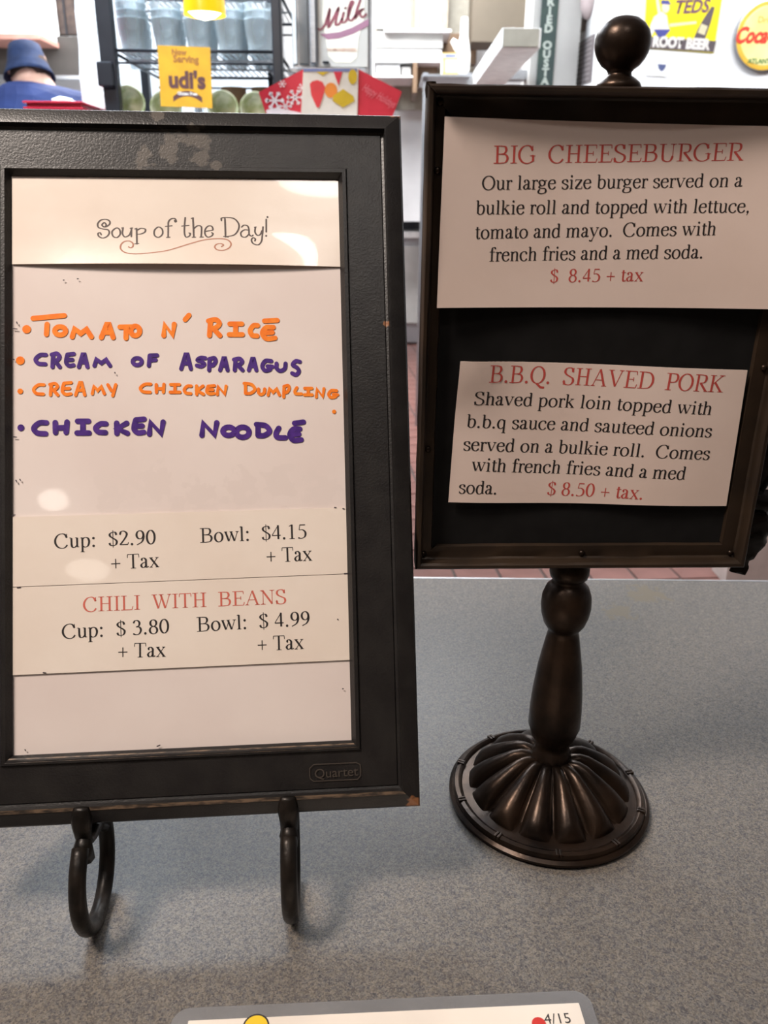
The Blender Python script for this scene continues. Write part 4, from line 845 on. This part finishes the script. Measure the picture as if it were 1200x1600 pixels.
obj('yellow_edging', bm, mat('yellow_edging', (226, 190, 92), 0.5), o); bm = BM(); bm.faces.new([bm.verts.new(W(x, y, 4.594)) for x, y in ((696, 85.5), (712, 85.5), (712, 89), (696, 89))]); obj('blue_band', bm, mat('blue_print', (120, 136, 196), 0.5), o)
bxp('carton_shelf', 660, 116, 735, 120, 4.5, .4, M_STEEL, None, .002, 'thin steel shelf under the white carton and pitcher', 'shelf')
o = bpy.data.objects['carton_shelf']
for x in (664, 731): c = W(x, 118, 4.7); obj('post', box(BM(), (c.x - .012, 4.6, 0), (c.x + .012, 4.63, c.z)), M_STEEL, o)
# white pitcher
pt = W(727, 60, 4.55); s_ = px(727, 60, 4.55); bm = BM(); lathe(bm, [(0, 0), (8 * s_, 0), (10.5 * s_, 8 * s_), (11 * s_, 30 * s_), (9 * s_, 44 * s_), (6.5 * s_, 56 * s_), (6 * s_, 74 * s_), (5 * s_, 82 * s_), (0, 83 * s_)], 24)
o = obj('white_pitcher', bm, M_WHITEP, None, True); o.location = (pt.x, 4.62, W(727, 116, 4.55).z); tag(o, 'white plastic pitcher with a side spout beside the carton', 'pitcher')
bm = BM(); tube(bm, [(-4 * s_, 0, 36 * s_), (-13 * s_, 0, 45 * s_), (-19 * s_, 0, 51 * s_)], [8 * s_, 6 * s_, 3.5 * s_], 12); sp = obj('spout', bm, M_WHITEP, o, True)
# long white overhead duct, end face towards us
dY0, dY1 = 3.5, 5.9; DA, DB = W(785, 43, dY0), W(832, 75, dY0); dl = W(785, 75, dY0)
o = obj('overhead_duct', box(BM(), (DA.x, dY0, dl.z), (DB.x + .03, dY1, DA.z), .004), M_WHITEP); tag(o, 'long white overhead duct running back beside the grey column', 'duct')
o2 = obj('end_plate', box(BM(), (DA.x + .004, dY0 - .01, dl.z + .004), (DB.x + .02, dY0, DA.z - .004)), M_BEIGE, o); o2['label'] = 'beige plate closing the near end'
obj('wall_bracket', box(BM(), (DB.x + .03, 4.36, dl.z + .01), (W(832, 70, 4.3).x + .01, 4.46, dl.z + .05)), M_STEEL, o)
struct('trim_1', (DA.x - .45, 6.9, 1.1), (DB.x + .5, 7.0, 3.4), M_WHITE)
# column with the vertical green sign
cY = 4.3
gc = tag(obj('trim_2', box(BM(), (W(830, 70, cY).x, cY, 0), (W(905, 70, cY).x, cY + .25, 3.4)), M_GREY), kind='structure')
gsn = empty('green_banner', W(856, 60, cY - .012), 'narrow dark green sign with pale letters stacked down the grey column', 'sign')
gw = 26 * px(856, 60, cY) / 2; ztop, zbot = W(862, -70, cY).z - gsn.location.z, W(850, 200, cY).z - gsn.location.z
obj('board', box(BM(), (-gw, 0, zbot), (gw, .012, ztop), .002), mat('dark_green_board', (52, 72, 64), 0.5, col2=(44, 58, 58), scale=20), gsn)
for ch, y in zip('RIED OUSTA', (4, 18, 32, 46, 59, 72, 86, 100, 114, 128)):
    if ch != ' ': sans(ch, 15 * px(856, 60, cY), mat('pale_green_print', (186, 194, 184), 0.5), 'letter', gsn, (0, -.001, W(856, y, cY).z - gsn.location.z), (PI / 2, 0, 0), bold=.002, sx=1.15)
# right wall with tin signs, its return wall with plaques
wY = 3.45; wX = W(997, 40, wY).x
o = struct('wall_sign', (wX, wY, 0), (4.9, wY + .1, 3.4), M_WHITE)
struct('wall_return', (wX - .0, wY + .1, 0), (wX + .1, cY + .3, 3.4), M_WHITE)
def onret(x, y): d = ray(x, y); t = (wX - .004) / d.x; return EYE + d * t
def plaque(P, label, m, txt):
    e = empty('wall_plaque', onret(*P[0]), label, 'plaque'); bm = BM(); f_ = [bm.verts.new(onret(*p) - e.location) for p in P]; b_ = [bm.verts.new(v.co + Vector((.0035, 0, 0))) for v in f_]
    bm.faces.new(f_); bm.faces.new(b_[::-1])
    for k in range(4): bm.faces.new((f_[k], f_[(k + 1) % 4], b_[(k + 1) % 4], b_[k]))
    obj('plate', bm, m, e)
    if txt:
        bm = BM(); lerp = lambda s, t: (Vector(P[0]) * (1 - s) + Vector(P[1]) * s) * (1 - t) + (Vector(P[3]) * (1 - s) + Vector(P[2]) * s) * t
        for r in range(txt):
            for a, b_ in ((.12, .46), (.5, .88)):
                t0, t1 = (r + .5) / (txt + 0.5), (r + .75) / (txt + 0.5); bm.faces.new([bm.verts.new(onret(*lerp(s, t)) - e.location - Vector((.0006, 0, 0))) for s, t in ((a, t0), (b_, t0), (b_, t1), (a, t1))])
        o = obj('print_lines', bm, mat('pale_grey_print', (164, 158, 158), 0.5), e); o['kind'] = 'stuff'
plaque([(900, 70), (929, 52), (923, 128), (894, 136)], 'dark grey plaque of small pale print, lower one on the side wall', mat('grey_plaque', (112, 104, 106), 0.5), 9)
plaque([(900, 16), (917, 12), (914, 48), (897, 56)], 'small brown grey picture above the printed plaque', mat('brown_plaque', (128, 112, 104), 0.5, col2=(96, 82, 76), scale=30), 0)
c = onret(921, 4); bm = BM(); lathe(bm, [(0, .05), (.05, .045), (.085, .02), (.09, 0), (0, 0)], 24); o = obj('wall_light', bm, mat('pinkish_shade', (206, 190, 190), 0.4), None, True); o.rotation_euler = (0, -PI / 2, 0); o.location = (wX - .001, c.y, c.z + .02); tag(o, 'round pinkish wall light cover at the top of the side wall', 'lamp')
WP = lambda x, y, dy=0.0: W(x, y, wY - .004 - dy)
def wpoly(nm, P, dy, m, e):
    bm = BM(); f_ = [bm.verts.new(WP(x, y, dy) - e.location) for x, y in P]; bm.faces.new(f_); r_ = bmesh.ops.extrude_face_region(bm, geom=list(bm.faces)); bmesh.ops.translate(bm, verts=[v for v in r_['geom'] if isinstance(v, bmesh.types.BMVert)], vec=(0, .0004 if dy else .0035, 0)); return obj(nm, bm, m, e)
te = empty('root_beer_sign', WP(1065, 40), 'yellow rectangular tin sign reading TEDS ROOT BEER with a batter and a bottle', 'sign')
M_Y = mat('bright_yellow_tin', (250, 232, 30), 0.35, col2=(244, 222, 20), scale=5); M_DK = mat('dark_tin_print', (92, 80, 84), 0.5); M_NAVY = mat('navy_print', (72, 74, 152), 0.5); M_SK = mat('pale_skin_print', (236, 214, 196), 0.5)
wpoly('plate', [(1014, -70), (1138, -64), (1115, 83), (1006, 75)], 0, M_Y, te); wpoly('lower_band', [(1009, 57), (1119, 64), (1115, 82), (1007, 75)], .0008, M_DK, te)
sans('ROOT BEER', .047, MW_, 'lettering', te, WP(1064, 68, .002) - te.location, (PI / 2, math.radians(2.5), 0), bold=.003, sx=.86); sans('TEDS', .060, mat('purple_print', (112, 70, 96), 0.5), 'lettering', te, WP(1080, 11, .002) - te.location, (PI / 2, math.radians(-3), 0), bold=.0015, shear=.25, sx=.92)
wpoly('figure_print', [(1022, 26), (1034, 18), (1042, 24), (1044, 38), (1046, 46), (1036, 48), (1024, 47), (1018, 56), (1014, 58), (1016, 40)], .0010, MW_, te); wpoly('figure_print', [(1022, 46), (1048, 46), (1038, 58), (1028, 58)], .0014, M_NAVY, te)
wpoly('figure_print', ring(1040, 12, 6, 8), .0012, M_SK, te); wpoly('figure_print', [(1033, 6), (1034, 0), (1045, 1), (1048, 7)], .0016, M_NAVY, te); wpoly('figure_print', [(1028, 22), (1033, 20), (1028, -6), (1024, -6)], .0013, M_SK, te)
wpoly('bottle_print', [(1112, 10), (1117, 11), (1111, 34), (1102, 60), (1092, 64), (1084, 60), (1090, 46), (1099, 30)], .0010, M_DK, te); wpoly('bottle_label', [(1096, 37), (1106, 41), (1101, 55), (1090, 51)], .0014, mat('label_print', (214, 204, 168), 0.5), te)
wpoly('slogan_print', [(1046, 37), (1088, 33), (1088, 37), (1046, 42)], .0010, mat('cream_print', (248, 240, 180), 0.5), te)
cc_ = WP(1196, 57); rr_ = 49 * px(1196, 57, wY); ce = empty('round_tin_sign', cc_, 'round cream and yellow tin sign with red script reading Coca-Cola', 'sign')
for nm, r, y, m in (('rim', rr_, .014, M_STEEL), ('outer_ring', rr_ * .97, .0155, mat('amber_tin', (240, 190, 70), 0.35)), ('plate', rr_ * .84, .0165, mat('cream_tin', (244, 236, 170), 0.35, col2=(236, 222, 130), scale=6))):
    bm = BM(); lathe(bm, [(0, 0), (r, 0), (r, y), (r * .97, y + .0008), (0, y + .0008)], 48); o = obj(nm, bm, m, ce); o.rotation_euler = (PI / 2, 0, 0)
sans('Coca-Cola', .072, mat('red_script', (222, 62, 40), 0.5), 'lettering', ce, (0, -.0185, -.002), (PI / 2, 0, 0), bold=.003, shear=.35, sx=.78); sans('Drink', .03, mat('ochre_print', (222, 170, 60), 0.5), 'lettering', ce, (-.01, -.0185, .05), (PI / 2, 0, 0)); sans('ATLANTA', .022, mat('green_print', (96, 140, 80), 0.5), 'lettering', ce, (-.01, -.0185, -.085), (PI / 2, 0, 0), bold=.0008)
se = empty('wall_sticker', WP(1027, 102), 'small white sticker with a blue shield on the white wall under the yellow sign', 'sticker'); wpoly('paper', [(1014, 88), (1044, 90), (1041, 120), (1011, 118)], 0, M_WHITEP, se); wpoly('shield_print', [(1028, 100), (1041, 101), (1039, 107), (1034, 112), (1029, 107)], .001, mat('blue_shield', (86, 96, 140), 0.5), se)
pf_ = empty('picture_frame', WP(1180, 160), 'thin dark picture frame on the white wall just above the bronze sign', 'picture')
wpoly('frame', [(1089, 137), (1290, 143), (1286, 260), (1086, 250)], 0, M_HOOD, pf_); wpoly('picture', [(1093, 141), (1286, 147), (1282, 256), (1090, 246)], .002, M_BEIGE, pf_)
# low half wall at the right, steel freezer seen through the gap
struct('wall_low', (Z(1112, 890, 0).x, Z(1112, 890, 0).y - .12, 0), (4.9, Z(1112, 890, 0).y, .75), mat('half_wall_paint', (196, 184, 178), 0.6))
fz = empty('steel_freezer', (W(645, 400, 7.6).x, 7.9, 0), 'low steel freezer cabinet seen between the two menu boards', 'freezer')
for nm, x0, y0, x1, y1, dy, dep, m in (('body', 596, 372, 700, 520, 0, .7, M_STEEL), ('door', 600, 385, 696, 505, -.03, .03, M_GREY), ('lid', 594, 362, 702, 372, -.03, .75, M_WHITEP)):
    o = bxp(nm, x0, y0, x1, y1, 7.6 + dy, dep, m, None, .004, z0=0.02 if nm == 'body' else None); o.parent = fz; o.location = -fz.location
tk = W(648, 330, 7.2); tb_ = empty('steel_worktable', (tk.x, 7.2, 0), 'steel worktable with black tub seen through the gap between the boards', 'table')
for nm, x0, y0, x1, y1, dy, dep, m in (('splash_panel', 590, 175, 712, 268, .65, .02, M_STEEL),): 
    o = bxp(nm, x0, y0, x1, y1, 7.6 + dy, dep, m, None, .004, z0=W(650, 366, 7.6).z); o.parent = tb_; o.location = -tb_.location
bt = W(642, 335, 7.5); bm = BM(); lathe(bm, [(0, 0), (.16, 0), (.2, .3), (.21, .31), (.18, .3), (.14, .02), (0, .02)], 24); o = obj('black_tub', bm, M_BLACKM, None, True); o.location = (W(632, 350, 7.8).x, 7.8, W(640, 362, 7.8).z + .02); tag(o, 'round black tub on the steel freezer between the boards', 'tub')

# ------------------------------------------------------------------ the cook, seen from behind
PYc = 3.7; Hc = W(34, 106, PYc); Sh = W(62, 139, PYc); SK = mat('skin', (226, 176, 152), 0.5); NAVY = mat('navy_cloth', (50, 66, 118), 0.75, col2=(42, 56, 104), scale=12); CAPC = mat('navy_knit', (40, 56, 92), 0.85, col2=(32, 46, 78), scale=30, bump=.4, bscale=80)
cook = empty('person', (Sh.x, PYc + .05, 0), 'person seen from behind in a navy cap and navy shirt, bending over the griddle', 'person')
def skin(name, J, E, m, sub=2):
    me = bpy.data.meshes.new(name); me.from_pydata([Vector(j[0]) - cook.location for j in J], E, []); o = bpy.data.objects.new(name, me); C.objects.link(o); o.parent = cook
    o.modifiers.new('skin', 'SKIN'); 
    if not me.skin_vertices: me.attributes.new('x', 'FLOAT', 'POINT')
    if me.skin_vertices:
        for i, j in enumerate(J): me.skin_vertices[0].data[i].radius = (j[1], j[2] if len(j) > 2 else j[1])
        for i in range(len(J)): me.skin_vertices[0].data[i].use_root = (i == 0)
    s = o.modifiers.new('sub', 'SUBSURF'); s.levels = sub; s.render_levels = sub; me.materials.append(m); return o
bx_, by_, sz_ = Sh.x, PYc, Sh.z - .02
pel = (bx_ + .02, by_ - .10, sz_ - .62)
def V3(a, b_, c_): return (a, b_, c_)
nk = (Sh.x - .015, by_ + .03, Sh.z + .05)
J = [(pel, .15, .11), (V3(bx_ + .01, by_ - .07, sz_ - .35), .13, .09), (V3(bx_, by_ - .01, sz_ - .12), .15, .09), (nk, .055), (V3(Hc.x, by_ + .06, Hc.z - .05), .06)]
E_ = [(0, 1), (1, 2), (2, 3), (3, 4)]
for s in (-1, 1):
    k = len(J); J += [(V3(bx_ + s * .185, by_ + .0, sz_ - .07), .06), (V3(bx_ + s * .25, by_ + .04, sz_ - .34), .045), (V3(bx_ + s * .16, by_ + .26, sz_ - .45), .034), (V3(bx_ + s * .13, by_ + .34, sz_ - .48), .028, .016)]
    E_ += [(2, k), (k, k + 1), (k + 1, k + 2), (k + 2, k + 3)]
    for f_i, (dx, L_) in enumerate(((-.03, .07), (-.01, .08), (.01, .078), (.028, .062))):
        q0 = len(J); J += [(V3(bx_ + s * .13 + dx, by_ + .375, sz_ - .485), .009), (V3(bx_ + s * .13 + dx * 1.1, by_ + .375 + L_ * .6, sz_ - .50), .008), (V3(bx_ + s * .13 + dx * 1.1, by_ + .375 + L_ * .8, sz_ - .53), .007)]; E_ += [(k + 3, q0), (q0, q0 + 1), (q0 + 1, q0 + 2)]
    q0 = len(J); J += [(V3(bx_ + s * .13 - s * .045, by_ + .33, sz_ - .49), .009), (V3(bx_ + s * .13 - s * .06, by_ + .37, sz_ - .50), .008)]; E_ += [(k + 3, q0), (q0, q0 + 1)]
    k = len(J); J += [(V3(bx_ + s * .10, by_ - .06, pel[2] - .08), .095), (V3(bx_ + s * .11, by_ - .04, .50), .062), (V3(bx_ + s * .11, by_ - .07, .10), .042), (V3(bx_ + s * .12, by_ + .10, .045), .042, .03)]; E_ += [(0, k), (k, k + 1), (k + 1, k + 2), (k + 2, k + 3)]
skin('body', J, E_, SK)
T = [(pel, .175, .135), (V3(bx_ + .01, by_ - .07, sz_ - .35), .17, .13), (V3(bx_, by_ - .02, sz_ - .09), .21, .145), (V3(bx_ + .01, by_ - .005, sz_ + .05), .12, .10)]
Et = [(0, 1), (1, 2), (2, 3)]
for s in (-1, 1): k = len(T); T += [(V3(bx_ + s * .19, by_, sz_ - .07), .075), (V3(bx_ + s * .25, by_ + .04, sz_ - .32), .062)]; Et += [(2, k), (k, k + 1)]
skin('shirt', T, Et, NAVY)
T = [(pel, .165, .13)]; Et = []
for s in (-1, 1): k = len(T); T += [(V3(bx_ + s * .10, by_ - .06, pel[2] - .08), .108), (V3(bx_ + s * .11, by_ - .04, .50), .08), (V3(bx_ + s * .11, by_ - .07, .10), .068)]; Et += [(0, k), (k, k + 1), (k + 1, k + 2)]
skin('trousers', T, Et, mat('dark_trousers', (44, 44, 52), 0.8))
for s in (-1, 1):
    bm = BM(); bmesh.ops.create_icosphere(bm, subdivisions=3, radius=1)
    for v in bm.verts: v.co = Vector((v.co.x * .05, v.co.y * .135 + .04, max(v.co.z, -.75) * .055 + .0415))
    o = obj('shoe', bm, mat('black_leather', (30, 28, 28), 0.4), cook, True); o.location = Vector((bx_ + s * .115, by_ - .03, 0)) - cook.location
hdm = BM(); bmesh.ops.create_icosphere(hdm, subdivisions=4, radius=1)
for v in hdm.verts:
    x, y, z_ = v.co; w_ = 1 - .18 * max(0, -z_); nose_ = .022 * math.exp(-((x / .14) ** 2 + ((z_ + .12) / .2) ** 2)) if y > 0 else 0
    eye_ = -.006 * (math.exp(-(((abs(x) - .38) / .15) ** 2 + ((z_ - .05) / .12) ** 2)) if y > .3 else 0); mouth_ = .003 * (math.exp(-((x / .28) ** 2 + ((z_ + .5) / .07) ** 2)) if y > 0 else 0)
    v.co = Vector((x * .075 * w_, y * .095 + nose_ + eye_ + mouth_, z_ * .115))
hr = Matrix.Rotation(math.radians(14), 4, 'Y') @ Matrix.Rotation(math.radians(-28), 4, 'X'); hr = Matrix.Rotation(math.radians(25), 4, 'Z') @ hr
hc = Vector((Hc.x, by_ + .07, Hc.z - .005)) - cook.location
bmesh.ops.transform(hdm, matrix=Matrix.Translation(hc) @ hr, verts=hdm.verts); head = obj('head', hdm, SK, cook, True)
for s in (-1, 1):
    bm = BM(); bmesh.ops.create_icosphere(bm, subdivisions=2, radius=1); bmesh.ops.transform(bm, matrix=Matrix.Translation(hc) @ hr @ Matrix.Translation((s * .074, -.005, -.01)) @ Matrix.Diagonal((.010, .020, .032, 1)), verts=bm.verts); obj('ear', bm, SK, head, True)
    bm = BM(); bmesh.ops.create_icosphere(bm, subdivisions=2, radius=1); bmesh.ops.transform(bm, matrix=Matrix.Translation(hc) @ hr @ Matrix.Translation((s * .028, .081, .006)) @ Matrix.Diagonal((.011, .008, .006, 1)), verts=bm.verts); obj('eye', bm, M_WHITEP, head, True)
bm = BM(); bmesh.ops.create_icosphere(bm, subdivisions=3, radius=1); bmesh.ops.transform(bm, matrix=Matrix.Translation(hc) @ hr @ Matrix.Translation((0, -.012, .0)) @ Matrix.Diagonal((.079, .090, .085, 1)), verts=bm.verts)
for v in list(bm.verts):
    if (hr.inverted() @ (v.co - hc)).y > .03: bm.verts.remove(v)
obj('hair', bm, mat('brown_hair', (78, 56, 44), 0.8), cook, True)
bm = BM(); lathe(bm, [(0, .128), (.055, .127), (.066, .118), (.078, .06), (.083, .02), (.088, .012), (.090, .0), (.100, -.03), (.108, -.055), (.104, -.056), (.086, -.01), (.080, .02), (0, .05)], 32)
capr = Matrix.Rotation(math.radians(20), 4, 'Z') @ Matrix.Rotation(math.radians(-14), 4, 'X') @ Matrix.Rotation(math.radians(-3), 4, 'Y')
bmesh.ops.transform(bm, matrix=Matrix.Translation(hc + Vector((0, -.005, .012))) @ capr @ Matrix.Diagonal((.95, 1.16, .70, 1)), verts=bm.verts); obj('cap', bm, CAPC, cook, True)
